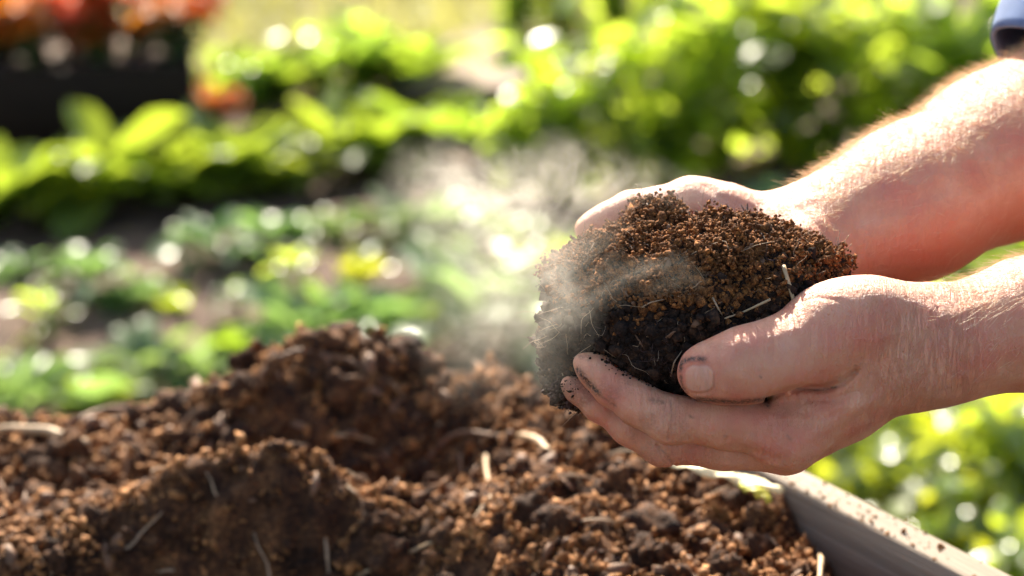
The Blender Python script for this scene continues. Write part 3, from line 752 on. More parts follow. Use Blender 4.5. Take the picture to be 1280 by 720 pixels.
# the visible single fibres: pale straw on the right, twiglets on top, roots hanging below the fingertips
def surf(px, py, off=1.0):
    """first point of the mound under photo pixel"""
    dz = np.arange(40, -90, -.5); P = np.stack([local(px, py, z) for z in dz]); f = ev(clod, P)
    i = int(np.argmax(f < off)); return P[i]
for nm, mat, pts, r0, r1 in (
    ('straw', 'straw', [(978, 332), (984, 352), (990, 372), (994, 392)], .9, .7),
    ('straw', 'straw', [(962, 374), (945, 382), (928, 390), (905, 398)], .55, .3),
    ('straw', 'root', [(890, 372), (896, 384), (902, 394)], .4, .25),
    ('straw', 'root', [(800, 385), (812, 378), (830, 374)], .3, .2),
    ('straw', 'root', [(838, 470), (842, 452), (852, 438)], .35, .2),
    ('straw', 'straw', [(1042, 318), (1051, 307), (1060, 294)], .3, .15),
    ('straw', 'straw', [(1044, 322), (1056, 314), (1063, 305)], .22, .12)):
    mb = MB(); P = [surf(x, y) if px_ok else None for (x, y), px_ok in zip(pts, [True] * 9)]
    if pts[0][0] > 1035: P = [local(x, y, -28 + i * 2) for i, (x, y) in enumerate(pts)]
    P = [p_ + np.array([0, 0, 3.2 + .4 * math.sin(i * 2)]) for i, p_ in enumerate(P)]
    tt_ = np.linspace(0, len(P) - 1, 10); P = np.stack([np.interp(tt_, range(len(P)), [q[c] for q in P]) for c in range(3)], -1)
    tube(mb, P, np.linspace(r0, r1, 10), 6); local_child(mb.build(nm, M[mat], handful))
for pts in ([(851, 278), (852, 262), (853, 246)], [(934, 282), (934, 268), (934, 254)], [(917, 275), (915, 266), (911, 262)]):
    mb = MB(); z0 = -36; P = np.stack([local(x, y, z0) for x, y in pts]); tube(mb, P, [.9, .6, .3], 6)
    fibre(mb, P[1], P[1] + np.array([-2.5, 4, 0]), .1, .35, .15, 4); local_child(mb.build('twiglet', M['darkroot'], handful))
mb = MB()
for x0, y0, x1, y1 in ((700, 478, 686, 492), (700, 480, 690, 496), (697, 484, 693, 501), (712, 492, 706, 511), (716, 494, 718, 512), (714, 496, 711, 515), (720, 492, 725, 508), (700, 476, 683, 486)):
    fibre(mb, local(x0, y0, -16), local(x1, y1, -14), .15, .5, .12, x1)
for cx, cy, m_ in ((692, 489, 16), (715, 502, 18), (705, 487, 12)):
    for i in range(m_):
        v_, f_ = crumbs((local(cx, cy, -15) + r.normal(0, 1.9, 3))[None], np.array([r.uniform(.5, 1.4)]), i + cx)
        mb.add(v_, np.concatenate([f_, f_[:, :1]], 1))
local_child(mb.build('hanging_roots', M['darkroot'], handful, smooth=False))

# ================================================================== COMPOST BIN + HEAP
ZB = 0.80
Wa = ground(1200, 716, ZB); Wb = ground(984, 604, ZB)
ax_a = (Wb - Wa); ax_a[2] = 0; ax_a /= np.linalg.norm(ax_a)
ax_b = np.array([-ax_a[1], ax_a[0], 0.0])          # to the left of the wall, into the bin
if ax_b[0] > 0: ax_b = -ax_b
LA0, LA1 = -0.75, 0.30
ctr = np.array([*(Wa + ax_a * (LA0 + LA1) / 2)[:2], 0.0])
binr = empty('compost_bay', ctr)
tag(binr, 'weathered grey board side of the compost bay at the lower right', 'board wall')
def board(name, a0, a1, b0, b1, z0, z1, mat='board'):
    mb = MB(); c = np.array([*(Wa + ax_a * (a0 + a1) / 2 + ax_b * (b0 + b1) / 2)[:2], (z0 + z1) / 2])
    boxv(mb, (0, 0, 0), ((a1 - a0) / 2, (b1 - b0) / 2, (z1 - z0) / 2))
    o = mb.build(name, M[mat], binr, smooth=False); o.location = c - ctr
    o.rotation_euler = (0, 0, math.atan2(ax_a[1], ax_a[0]))
    bv = o.modifiers.new('edge', 'BEVEL'); bv.width = 0.002; bv.segments = 2; return o
TW = 0.018
for i, (z0, z1) in enumerate(((.60, ZB), (.40, .59), (.21, .39), (.02, .20))): board('board', LA0, LA1, -TW, 0, z0, z1)
for a_ in (LA0 + .03, LA1 - .03): board('post', a_ - .022, a_ + .022, -TW - .045, -TW - .001, -.05, ZB - .04)

def heap_z(x, y):
    """compost surface height; ridges placed from the photograph in plan view"""
    X = np.stack([x, y, np.zeros_like(x)], -1)
    d_ = np.hypot(x, y) + 1e-6
    u_ = 640 + x / (S * np.sqrt(y * y + (CAMZ - ZB) ** 2) + 1e-6)          # rough photo column
    z = .748 + .040 * sstep(x, -.05, .05)
    def bump_(xc, yc, sx, wf, wb, amp):
        t = y - yc; return amp * np.exp(-((x - xc) / sx) ** 2) * np.where(t < 0, np.exp(-(t / wf) ** 2), np.exp(-(t / wb) ** 2))
    z = z + bump_(-.104, 1.265, .072, .035, .10, .054) + bump_(-.24, 1.22, .09, .06, .10, .008)
    z = z + bump_(-.135, 1.115, .075, .035, .035, .050) + bump_(-.27, 1.065, .08, .035, .05, .028) + bump_(-.02, 1.075, .075, .035, .06, .022)
    z = z + bump_(-.005, 1.245, .06, .06, .10, .015)
    z = z - .085 * sstep(1.090 + .03 * np.exp(-((x + .13) / .06) ** 2) - .03 * sstep(-x, .18, .28) - y, 0, .060) * (1 - sstep(x, -.09, -.01)) - .03 * sstep(1.0 - y, 0, .06) * (1 - sstep(x, -.0, .08))
    f1 = fbm(X * 9 + 2, 3); f2 = fbm(X * 30 + 5, 3); f3 = fbm(X * 95, 3)
    z = z + .009 * f1 + .014 * f2 + .009 * f3 - .012 * np.abs(fbm(X * 42 + 4, 2))
    z = z - .030 * np.exp(-((x + .085) / .07) ** 2) * np.exp(-((y - 1.19) / .028) ** 2)
    pa = (x - Wa[0]) * ax_a[0] + (y - Wa[1]) * ax_a[1]; pb = (x - Wa[0]) * ax_b[0] + (y - Wa[1]) * ax_b[1]
    wall = 1 - sstep(pa, LA1 - .03, LA1 + .08)
    z = z - (.022 * (1 - sstep(pb, 0.0, .05)) + .014 * (1 - sstep(pb, 0, .03))) * wall * (1 - sstep(pa, .02, .13))
    # open sides: the heap runs down to the ground
    out = np.maximum(np.maximum((y - 1.285) * .95, (-.62 - x) * 1.0), (.50 - y) * 1.2)
    out = np.maximum(out, np.where(pa > LA1 - .02, (.012 - pb) * 1.1, -1))
    z = z - np.maximum(out, 0) * (1.0 + .25 * f1)
    return np.maximum(z, -.04)
def plan(pa, pb): return Wa[0] + pa * ax_a[0] + pb * ax_b[0], Wa[1] + pa * ax_a[1] + pb * ax_b[1]
xs = np.concatenate([np.arange(-1.6, -.36, .015), np.arange(-.36, .36, .0027), np.arange(.36, 1.0, .015)])
ys = np.concatenate([np.arange(-.2, .84, .015), np.arange(.84, 1.42, .0027), np.arange(1.42, 2.5, .015)])
X, Y = np.meshgrid(xs, ys, indexing='ij')
pa = (X - Wa[0]) * ax_a[0] + (Y - Wa[1]) * ax_a[1]; pb = (X - Wa[0]) * ax_b[0] + (Y - Wa[1]) * ax_b[1]
sh = np.where((pb < .002) & (pa < LA1), .002 - pb, 0); X, Y = X + sh * ax_b[0], Y + sh * ax_b[1]
Z = heap_z(X, Y)
Pn = np.stack([X, Y, Z], -1); off = 0.007 * np.stack([noise(Pn * 60), noise(Pn * 60 + 9), noise(Pn * 60 + 20)], -1)
inside = ((np.maximum(pb, 0) > .015) | (pa > LA1 + .02))[..., None]
Vh = (Pn + off * inside).reshape(-1, 3)
id_ = np.arange(X.size).reshape(X.shape)
Fh = np.stack([id_[:-1, :-1], id_[1:, :-1], id_[1:, 1:], id_[:-1, 1:]], -1).reshape(-1, 4)
drop = ((pb < -.004) & (pa < LA1 - .004)) | (Z < -.035)
dr = drop.ravel()[Fh]; Fh = Fh[~dr.all(1)]
heap = np_mesh('compost_heap', Vh - [*ctr[:2], .75], Fh, M['heap']); heap.location = (*ctr[:2], .75)
tag(heap, 'uneven heap of crumbly orange-brown compost in front of and below the hands', 'compost heap', kind='stuff')
r = np.random.default_rng(31)
n = 240000
x = r.uniform(-.33, .30, n); y = r.uniform(.86, 1.40, n); Ax = (x - Wa[0]) * ax_a[0] + (y - Wa[1]) * ax_a[1]; Bx = (x - Wa[0]) * ax_b[0] + (y - Wa[1]) * ax_b[1]
vis = (Bx > .006) & (np.abs(x) < .235 * y + .02); x, y, Bx = x[vis], y[vis], Bx[vis]
dens = fbm(np.stack([x, y, x * 0], -1) * 95, 3); keep = dens * 1.3 + r.uniform(-.5, .5, len(x)) > .08; x, y, Bx = x[keep], y[keep], Bx[keep]
sz = np.clip(r.lognormal(math.log(.0008), .6, len(x)), .0003, .0030)
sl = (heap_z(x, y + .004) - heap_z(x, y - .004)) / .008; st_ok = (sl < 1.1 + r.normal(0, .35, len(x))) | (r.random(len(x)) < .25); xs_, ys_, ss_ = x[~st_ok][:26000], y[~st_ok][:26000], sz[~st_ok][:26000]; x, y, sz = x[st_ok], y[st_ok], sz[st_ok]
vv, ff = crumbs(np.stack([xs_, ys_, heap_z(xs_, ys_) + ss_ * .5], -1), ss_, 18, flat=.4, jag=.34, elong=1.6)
np_mesh('shade_toned_crumbs', vv - [*ctr[:2], .75], ff, M['heap'], heap, smooth=False)  # darker crumbs paint shade onto the steep near faces
fx = r.uniform(-.3, .26, 800); fy = r.uniform(.88, 1.34, 800); fk = (fx - Wa[0]) * ax_b[0] + (fy - Wa[1]) * ax_b[1] > .012; fx, fy = fx[fk], fy[fk]
vv, ff = crumbs(np.stack([fx, fy, heap_z(fx, fy) + .002], -1), r.uniform(.0015, .0052, len(fx)), 19, flat=.15, jag=.25, elong=2.4)
np_mesh('bark_flakes', vv - [*ctr[:2], .75], ff, M['bark'], heap, smooth=False)
ra_ = np.concatenate([r.normal(-.12, .05, 90), r.normal(.08, .03, 90), r.uniform(-.3, .16, 60)]); rx_, ry_ = plan(ra_, -TW * r.uniform(0, 1, 240) ** 2); rs_ = np.clip(r.lognormal(math.log(.0006), .5, 240), .0003, .002)
vv, ff = crumbs(np.stack([rx_, ry_, ZB + rs_ * .4], -1), rs_, 20)
np_mesh('rim_crumbs', vv - [*ctr[:2], .75], ff, M['heap_crumb'], heap, smooth=False)
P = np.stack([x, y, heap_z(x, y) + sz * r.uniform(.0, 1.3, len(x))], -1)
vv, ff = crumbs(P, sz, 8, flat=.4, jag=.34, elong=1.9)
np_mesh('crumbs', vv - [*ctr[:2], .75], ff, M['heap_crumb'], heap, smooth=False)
# bigger soft clods, a few centimetres across, half sunk in the surface
bmi = __import__('bmesh').new(); __import__('bmesh').ops.create_icosphere(bmi, subdivisions=3, radius=1.0)
IV = np.array([v_.co[:] for v_ in bmi.verts]); IF = np.array([[v_.index for v_ in f_.verts] for f_ in bmi.faces]); bmi.free()
nc = 900; cx = r.uniform(-.32, .26, nc); cy_ = r.uniform(.88, 1.36, nc); pb_ = (cx - Wa[0]) * ax_b[0] + (cy_ - Wa[1]) * ax_b[1]
kk_ = (pb_ > .02); cx, cy_ = cx[kk_], cy_[kk_]; nc = len(cx); cs = np.clip(r.lognormal(math.log(.0048), .5, nc), .0018, .0088)
cp = np.stack([cx, cy_, heap_z(cx, cy_) + cs * .15], -1); st3 = r.uniform(.6, 1.4, (nc, 1, 3))
q0 = IV[None] * st3; q0 = q0 * (1 + .9 * noise(q0 * 1.3 + r.uniform(0, 99, (nc, 1, 1))) + .45 * noise(q0 * 3.5 + r.uniform(0, 99, (nc, 1, 1))) + .22 * noise(q0 * 9))[..., None]
vc_ = cp[:, None] + q0 * cs[:, None, None]; fc_ = IF[None] + (np.arange(nc) * len(IV))[:, None, None]
np_mesh('clods', vc_.reshape(-1, 3) - [*ctr[:2], .75], fc_.reshape(-1, 3), M['heap'], heap)
mb = MB()
for i in range(620):
    a_, b_ = r.uniform(-.25, .7), r.uniform(.03, .8); x, y = plan(a_, b_)
    if abs(x) > .34 or y < .8 or y > 1.5: continue
    th = r.uniform(0, 6.28); L = r.uniform(.008, .035); q = np.array([x, y]); e_ = q + L * np.array([math.cos(th), math.sin(th)])
    zz = heap_z(np.array([q[0], e_[0]]), np.array([q[1], e_[1]])) + r.uniform(.001, .006, 2)
    fibre(mb, [q[0], q[1], zz[0]], [e_[0], e_[1], zz[1]], r.uniform(.03, .2), r.uniform(.0003, .0011), .0003, i, 7)
o = mb.build('fibres', M['root'], heap); o.data.transform(Matrix.Translation((-ctr[0], -ctr[1], -.75)))

def stick(name, label, cat, pts, r0, r1, mat, lift, flat=1.0, group=None, dist=None):
    """a stick lying on the heap; photo points give where it lies"""
    P = []
    for i, (px, py) in enumerate(pts):
        best = None
        d_ = AX_F + AX_R * (px - 640) * S + AX_U * (360 - py) * S
        for t in np.arange(.98, 1.75, .002):
            q = CAM + d_ * t
            if q[2] < heap_z(np.array([q[0]]), np.array([q[1]]))[0] + lift: best = q; break
        P.append(best if best is not None else CAM + d_ * 1.4)
    P = np.array(P); P[:, 2] += .001; m = 12; tt_ = np.linspace(0, len(P) - 1, m); tq = np.linspace(0, 1, m)
    pa_, pb_ = P[0], P[-1]
    Q_ = np.stack([np.interp(tt_, range(len(P)), P[:, c]) for c in range(3)], -1)
    lin = pa_ + np.linspace(0, 1, m)[:, None] * (pb_ - pa_)
    if len(pts) == 2: Q_ = lin
    tq = np.linspace(0, 1, m); ln_ = np.linalg.norm(pb_ - pa_); Q_ = Q_ + np.stack([np.sin(tq * 3.1 + ln_ * 90) , np.cos(tq * 4 + ln_ * 50), .6 * np.sin(tq * 5)], -1) * ln_ * .014
    Q_[:, 2] -= .0025 * np.abs(tq - .5) * 2
    Q_ = Q_ + RNG.normal(0, r0 * .05, Q_.shape); c0 = Q_.mean(0); mb = MB(); tube(mb, Q_ - c0, np.linspace(r0, r1, m) * .68 * (1 - .35 * np.abs(tq - .5) * 2 if len(pts) == 2 else 1 + 0 * tq), 8)
    o = mb.build(name, M[mat], None); o.location = c0; return tag(o, label, cat, group)
stick('dry_stick', 'long pale bleached stick at the left end of the heap', 'stick', [(-6, 532), (114, 550)], .0042, .0038, 'straw', .012)
stick('dry_stick', 'short pale split stick lying in the dark hollow under the heap crest', 'stick', [(415, 542), (470, 549)], .0022, .0014, 'straw', .006)
stick('dry_stick', 'blunt pale splinter slanting down just left of the fingertips', 'stick', [(650, 540), (690, 566)], .0034, .003, 'straw', .005)
stick('dry_stick', 'curved whitish twig on the heap left of the slanting splinter', 'stick', [(604, 566), (607, 585), (616, 600)], .0022, .0015, 'straw', .006)
stick('root', 'long pale root curving along the bottom edge of the heap', 'root', [(444, 716), (480, 702), (520, 690), (556, 674), (590, 650), (616, 615)], .0012, .0010, 'straw', .004)
stick('dry_stick', 'stubby pale stick standing out of the heap near the grey board', 'stick', [(1022, 690), (1026, 722)], .0022, .002, 'straw', .006)
stick('dry_stick', 'thin grey twig pointing down at the bottom edge left of the board', 'stick', [(918, 688), (910, 722)], .0016, .0014, 'root', .006)
stick('dry_stick', 'thin pale twig at the bottom edge below the dark hollow', 'stick', [(406, 670), (412, 716)], .0014, .0012, 'root', .006)
stick('bark_strip', 'curled brown bark strip along the crest of the heap', 'bark', [(325, 470), (342, 450), (375, 440), (420, 446), (462, 456)], .0026, .0018, 'bark', .006)
stick('root', 'thick brown root running up the left shoulder of the heap', 'root', [(84, 528), (130, 514), (190, 506)], .0030, .0024, 'bark', .005)
stick('root', 'arched brown root right of the dark hollow', 'root', [(535, 572), (560, 548), (590, 540), (640, 546)], .0024, .0018, 'bark', .005)

# flat dry blade and yellow leaf lying by the rim
def strip(name, label, cat, pts, wd, mat, z):
    P = np.array([ground(px, py, z + .002 * math.sin(i * 2.1)) for i, (px, py) in enumerate(pts)])
    tt_ = np.linspace(0, len(P) - 1, 24); Pc_ = np.stack([np.interp(tt_, range(len(P)), P[:, c]) for c in range(3)], -1); c0 = Pc_.mean(0)
    T = np.gradient(Pc_, axis=0); T /= np.linalg.norm(T, axis=1)[:, None]; sd_ = np.cross(T, [0, 0, 1])
    tn = np.linspace(0, 1, 24); wv = wd * np.clip(np.sin(math.pi * (tn * .96 + .02)), 0, 1) ** .6
    V_ = []; 
    for s_ in np.linspace(-1, 1, 7): V_.append(Pc_ - c0 + sd_ * (s_ * wv)[:, None] + np.array([0, 0, 1]) * (.25 * wv * (1 - s_ * s_) + .0012 * np.sin(tn * 21 + s_ * 3))[:, None])
    V_ = np.stack(V_, 1).reshape(-1, 3); i_ = np.arange(24 * 7).reshape(24, 7)
    F_ = np.stack([i_[:-1, :-1], i_[1:, :-1], i_[1:, 1:], i_[:-1, 1:]], -1).reshape(-1, 4)
    o = np_mesh(name, V_, F_, M[mat]); o.location = c0; m_ = o.modifiers.new('thick', 'SOLIDIFY'); m_.thickness = .0008
    return tag(o, label, cat)
M['huskm'] = plain('dry_husk', (0.72, 0.62, 0.36), 0.5, 0.15, 60)
strip('dry_husk', 'pale straw-coloured husk lying on the compost under the near hand', 'husk', [(835, 578), (880, 588), (925, 600), (978, 614)], .0048, 'huskm', ZB + .004)
strip('fallen_leaf', 'small yellow-green leaf beside the pale husk at the board end', 'leaf', [(928, 606), (945, 613), (962, 626)], .0045, 'yleaf', ZB + .006)

# ================================================================== GARDEN
# ground: one big sheet, finely cratered near the camera
xs = np.concatenate([[-1500, -200, -40, -12], np.linspace(-5, 5, 260), [12, 40, 200, 1500]])
ys = np.concatenate([[-1500, -200, -40, -8], np.linspace(-1, 11, 310), [14, 40, 200, 1500]])
GX, GY = np.meshgrid(xs, ys, indexing='ij'); nr = (np.abs(GX) < 5.1) & (GY > -1.1) & (GY < 11.1)
def gz(x, y):
    q = np.stack([x, y, 0 * x], -1)
    return .035 * fbm(q * 3.1, 3) + .022 * fbm(q * 13, 2) - .02
GZ = np.where(nr, gz(GX, GY), -.02)
i_ = np.arange(GX.size).reshape(GX.shape)
g = np_mesh('ground', np.stack([GX, GY, GZ], -1).reshape(-1, 3), np.stack([i_[:-1, :-1], i_[1:, :-1], i_[1:, 1:], i_[:-1, 1:]], -1).reshape(-1, 4), M['earth'])
tag(g, 'dark brown loose soil of the vegetable beds', 'soil', kind='structure'); del g['category']; g['category'] = 'ground'
def patch(name, pts, mat, z, label, h=.008, cat='path'):
    P = [ground(px, py) for px, py in pts]; c0 = np.mean(P, 0); mb = []
    n_ = 40; out = []
    for i in range(len(P)):
        a_, b_ = P[i], P[(i + 1) % len(P)]
        for t in np.linspace(0, 1, 8, endpoint=False): out.append(a_ + t * (b_ - a_))
    out = np.array(out); out = out + np.stack([noise(out * 3), noise(out * 3 + 5), 0 * out[:, 0]], -1) * .12
    V_ = [c0]; F_ = []; K_ = 10; m_ = len(out)
    V_ = np.concatenate([c0 + (out - c0) * t for t in np.linspace(1 / K_, 1, K_)])
    V_[:, 2] = np.maximum(gz(V_[:, 0], V_[:, 1]) * .3, -.02) + z
    V_ = np.concatenate([V_, [[c0[0], c0[1], z]]]); cidx = len(V_) - 1
    for k_ in range(K_ - 1):
        for j in range(m_): F_.append((k_ * m_ + j, k_ * m_ + (j + 1) % m_, (k_ + 1) * m_ + (j + 1) % m_, (k_ + 1) * m_ + j))
    for j in range(0, m_, 2): F_.append((cidx, j, (j + 1) % m_, (j + 2) % m_))
    o = np_mesh(name, V_ - [c0[0], c0[1], 0], F_, M[mat]); o.location = (c0[0], c0[1], 0)
    o['kind'] = 'structure'; o['label'] = label; o['category'] = cat; return o
patch('path', [(515, 125), (660, 122), (668, 80), (640, 52), (560, 52), (530, 80)], 'path', .03, 'pale trodden earth path between the garden beds')

def leaves(mb, org, az, el, L, W, bend, cup, prof, roll=None, nt_=6, ns=4, wav=0.0, seed=0):
    """vectorised curved leaf blades"""
    n_ = len(L); rg = np.random.default_rng(seed); roll = np.zeros(n_) if roll is None else roll
    t = np.linspace(0, 1, nt_ + 1); s = np.linspace(-1, 1, ns + 1)
    b_ = np.where(np.abs(bend) < .05, .05, bend)[:, None]; e_ = el[:, None] - b_ * t[None]
    rr_ = L[:, None] * (np.sin(el)[:, None] - np.sin(e_)) / b_; zz = L[:, None] * (np.cos(e_) - np.cos(el)[:, None]) / b_
    dh = np.stack([np.cos(az), np.sin(az), 0 * az], -1); sd_ = np.stack([-np.sin(az), np.cos(az), 0 * az], -1)
    c = org[:, None] + rr_[..., None] * dh[:, None] + zz[..., None] * np.array([0, 0, 1.0])
    nrm = -np.sin(e_)[..., None] * dh[:, None] + np.cos(e_)[..., None] * np.array([0, 0, 1.0])
    cr, sr = np.cos(roll)[:, None, None], np.sin(roll)[:, None, None]
    sv = sd_[:, None] * cr + nrm * sr; nv = nrm * cr - sd_[:, None] * sr
    wdt = W[:, None] * prof(t)[None]
    ph = rg.uniform(0, 6.28, (n_, 1, 1))
    P_ = c[:, :, None] + sv[:, :, None] * (wdt[..., None] * s)[..., None] + nv[:, :, None] * (cup[:, None, None] * wdt[..., None] * s ** 2 + wav * L[:, None, None] * np.sin(t[None, :, None] * 15 + ph + s * 2) * np.abs(s))[..., None]
    q = np.arange((nt_ + 1) * (ns + 1)).reshape(nt_ + 1, ns + 1)
    F_ = np.stack([q[:-1, :-1], q[1:, :-1], q[1:, 1:], q[:-1, 1:]], -1).reshape(-1, 4)
    F_ = F_[None] + (np.arange(n_) * q.size)[:, None, None]
    mb.add(P_.reshape(-1, 3), F_.reshape(-1, 4))
p_broad = lambda t: (np.sin(math.pi * np.clip(t, 0.02, .985) ** .75)) ** .6
p_oval = lambda t: np.clip(np.sin(math.pi * np.clip(t, .03, .99)), 0, 1) ** .8
p_stalk = lambda t: np.where(t < .3, .10, np.clip(np.sin(math.pi * (np.clip(t, .3, .99) - .27) / .74), 0.05, 1) ** .6)

def make_lettuce(seed, name='lettuce', mat='lettuce', R=.17, n_=30, up=1.0):
    r_ = np.random.default_rng(seed); k_ = np.linspace(0, 1, n_)
    mb = MB(); az = np.arange(n_) * 2.4 + r_.normal(0, .2, n_); el = R_(84) * (1 - k_) + R_(32 + 22 * up) * k_ + r_.normal(0, .12, n_)
    L = R * (.55 + .5 * k_) * r_.uniform(.85, 1.2, n_); W = L * r_.uniform(.26, .36, n_)
    leaves(mb, np.stack([.015 * np.cos(az), .015 * np.sin(az), 0 * az + .01], -1), az, el, L, W, r_.uniform(.4, 1.1, n_), r_.uniform(.2, .6, n_), p_broad, r_.normal(0, .3, n_), wav=.03, seed=seed)
    root = empty(name); mb.build('foliage', M[mat], root)
    ms = MB(); tube(ms, [(0, 0, -.03), (0, 0, .02), (0, 0, .05)], [.014, .013, .006], 6); ms.build('stem', M['stem'], root); return root
def make_kale(seed, R=.2, n_=24, name='kale_plant', mat='kale'):
    r_ = np.random.default_rng(seed); mb = MB(); az = np.arange(n_) * 2.4 + r_.normal(0, .3, n_); k_ = np.linspace(0, 1, n_)
    el = R_(80) * (1 - k_) + R_(30) * k_ + r_.normal(0, .15, n_); L = R * (.6 + .5 * k_) * r_.uniform(.8, 1.2, n_)
    leaves(mb, np.stack([0 * az, 0 * az, .02 + .03 * (1 - k_)], -1), az, el, L, L * r_.uniform(.17, .25, n_), r_.uniform(.7, 1.6, n_), r_.uniform(.1, .6, n_), p_stalk, r_.normal(0, .35, n_), nt_=8, wav=.02, seed=seed)
    root = empty(name); mb.build('foliage', M[mat], root)
    ms = MB(); tube(ms, [(0, 0, -.03), (0, 0, .03), (0, 0, .07)], [.01, .009, .005], 6); ms.build('stem', M['stem'], root); return root
def make_bush(seed, H=.42, ns_=14, per=11, name='bean_plant', mat='bean', spread=.16, leaf=(.05, .09), wr=.36, stem='stem', flowers=0, fmat='orange'):
    r_ = np.random.default_rng(seed); mb = MB(); ms = MB(); root = empty(name); tips = []
    for i in range(ns_):
        a_ = r_.uniform(0, 6.28); lean = r_.uniform(.1, 1) * spread; h_ = H * r_.uniform(.65, 1.08)
        t = np.linspace(0, 1, 7); pts = np.stack([math.cos(a_) * lean * t ** 1.5, math.sin(a_) * lean * t ** 1.5, h_ * t * (1 - .08 * t) - .02 * (1 - t)], -1) + r_.normal(0, .004, (7, 3)) * t[:, None]
        tube(ms, pts, np.linspace(.0045, .0018, 7), 4)
        m_ = per; tt_ = r_.uniform(.06, 1, m_) ** .8; org = np.stack([np.interp(tt_, t, pts[:, c]) for c in range(3)], -1)
        L = r_.uniform(*leaf, m_); az = r_.uniform(0, 6.28, m_)
        leaves(mb, org, az, r_.uniform(-.2, 1.1, m_), L, L * wr * r_.uniform(.8, 1.2, m_), r_.uniform(.3, 1.4, m_), r_.uniform(-.1, .6, m_), p_stalk if seed % 2 else p_oval, r_.normal(0, .5, m_), nt_=4, ns=2, seed=seed * 31 + i)
        tips.append(pts[-1])
    mb.build('foliage', M[mat], root); ms.build('stem', M[stem], root)
    for i in range(flowers):
        p_ = tips[i % len(tips)] * (1 if i < len(tips) else .8) + np.array([0, 0, .012 if i < len(tips) else .0]) + r_.normal(0, .018, 3) * (i >= len(tips)); fb = MB(); m_ = 26; az = np.arange(m_) * 2.4; kk = np.linspace(0, 1, m_)
        leaves(fb, np.tile([0, 0, 0.0], (m_, 1)), az, R_(80) * (1 - kk) + .05, .042 * (.5 + .6 * kk), np.full(m_, .011), np.full(m_, .7), np.full(m_, .3), p_broad, nt_=3, ns=2, seed=i)
        o_ = fb.build('flower', M[fmat], root); o_.location = p_; o_.rotation_euler = (r_.uniform(-.5, .5), r_.uniform(-.5, .5), r_.uniform(0, 6))
    return root

ORD = ['leftmost', 'second from the left', 'third from the left', 'fourth from the left', 'fifth from the left', 'sixth from the left', 'seventh from the left', 'eighth from the left', 'ninth from the left', 'tenth from the left', 'eleventh from the left', 'twelfth from the left']
def dup(root):
    r2 = root.copy(); C.objects.link(r2)
    for ch in list(root.children):
        c_ = ch.copy(); C.objects.link(c_); c_.parent = r2
    return r2
def row(protos, pts, look, where, cat, group, smin_=.9, smax_=1.15, seed=0):
    r_ = random.Random(seed); order = sorted(range(len(pts)), key=lambda i: pts[i][0])
    for k_, i in enumerate(order):
        px, py, s_ = pts[i]; pr = protos[i % len(protos)]
        if pr.get('used'): o_ = dup(pr)
        else: o_ = pr; pr['used'] = 1
        g_ = ground(px, py); o_.location = (g_[0], g_[1], float(gz(np.array([g_[0]]), np.array([g_[1]]))[0]) - .005)
        sc_ = s_ * r_.uniform(smin_, smax_); o_.scale = (sc_,) * 3; o_.rotation_euler = (0, 0, r_.uniform(0, 6.28))
        nm = ORD[k_] if k_ < len(ORD) else 'far right'
        if k_ == len(order) - 1: nm = 'rightmost'
        tag(o_, f'{look}, {nm} {where}', cat, group)

row([make_kale(1, .17), make_kale(2, .15), make_lettuce(3, R=.13, n_=18)],
    [(-40, 520, .75), (28, 528, .85), (104, 506, .8), (176, 480, .65), (240, 476, .6), (304, 452, .55), (374, 440, .85), (446, 430, .95), (518, 420, 1.0), (590, 418, 1.0), (650, 424, .8)],
    'low glossy green seedling', 'in the row just behind the compost heap', 'seedling', 'green seedlings in the row behind the heap', seed=1)
row([make_kale(11, .17), make_kale(12, .15)],
    [(14, 340, .4), (112, 364, .72), (160, 372, .45), (258, 318, .62), (338, 300, .62), (430, 292, .55), (500, 290, .7), (566, 296, .7), (640, 306, .6)],
    'blue-green kale plant on bare brown soil', 'in the kale row', 'kale', 'kale plants in the middle row', seed=2)
row([make_lettuce(21, R=.2, n_=34), make_lettuce(22, R=.16, n_=40, up=.6), make_kale(24, .24, 20, 'lettuce', 'lettuce'), make_lettuce(23, R=.18, n_=38, up=.4)],
    [(-20, 268, 1.0), (55, 258, .9), (128, 250, 1.05), (205, 240, 1.05), (275, 230, .8), (340, 224, .75), (410, 210, .85), (480, 202, .85), (548, 196, .8), (608, 200, .75)],
    'bright yellow-green lettuce', 'in the long lettuce row', 'lettuce', 'lettuces in the long sunlit row', seed=13)
row([make_bush(31, .30, 12, 10), make_bush(32, .34, 13, 10)],
    [(655, 232, .8), (712, 226, .95), (772, 236, .9), (828, 226, 1.1)],
    'bushy green bean plant', 'in the clump above the steam', 'bean plant', 'bean plants above the steam', seed=4)
row([make_bush(33, .40, 14, 9, spread=.2, leaf=(.06, .1)), make_bush(34, .42, 14, 9, spread=.2, leaf=(.06, .1)), make_bush(35, .38, 13, 9, spread=.2, leaf=(.06, .1))],
    [(905, 196, 1.0), (975, 190, 1.05), (1048, 198, 1.0), (1122, 190, 1.05), (1195, 200, 1.0), (1270, 198, 1.0)],
    'tall bright green bean plant', 'behind the far forearm', 'bean plant', 'tall bean plants behind the forearm', seed=5)
row([make_kale(41, .16), make_kale(42, .15)], [(950, 292, .8), (1010, 285, .9), (1095, 282, .9)],
    'small green cabbage seedling', 'in the short row behind the far wrist', 'cabbage', 'cabbage seedlings behind the far wrist', seed=6)
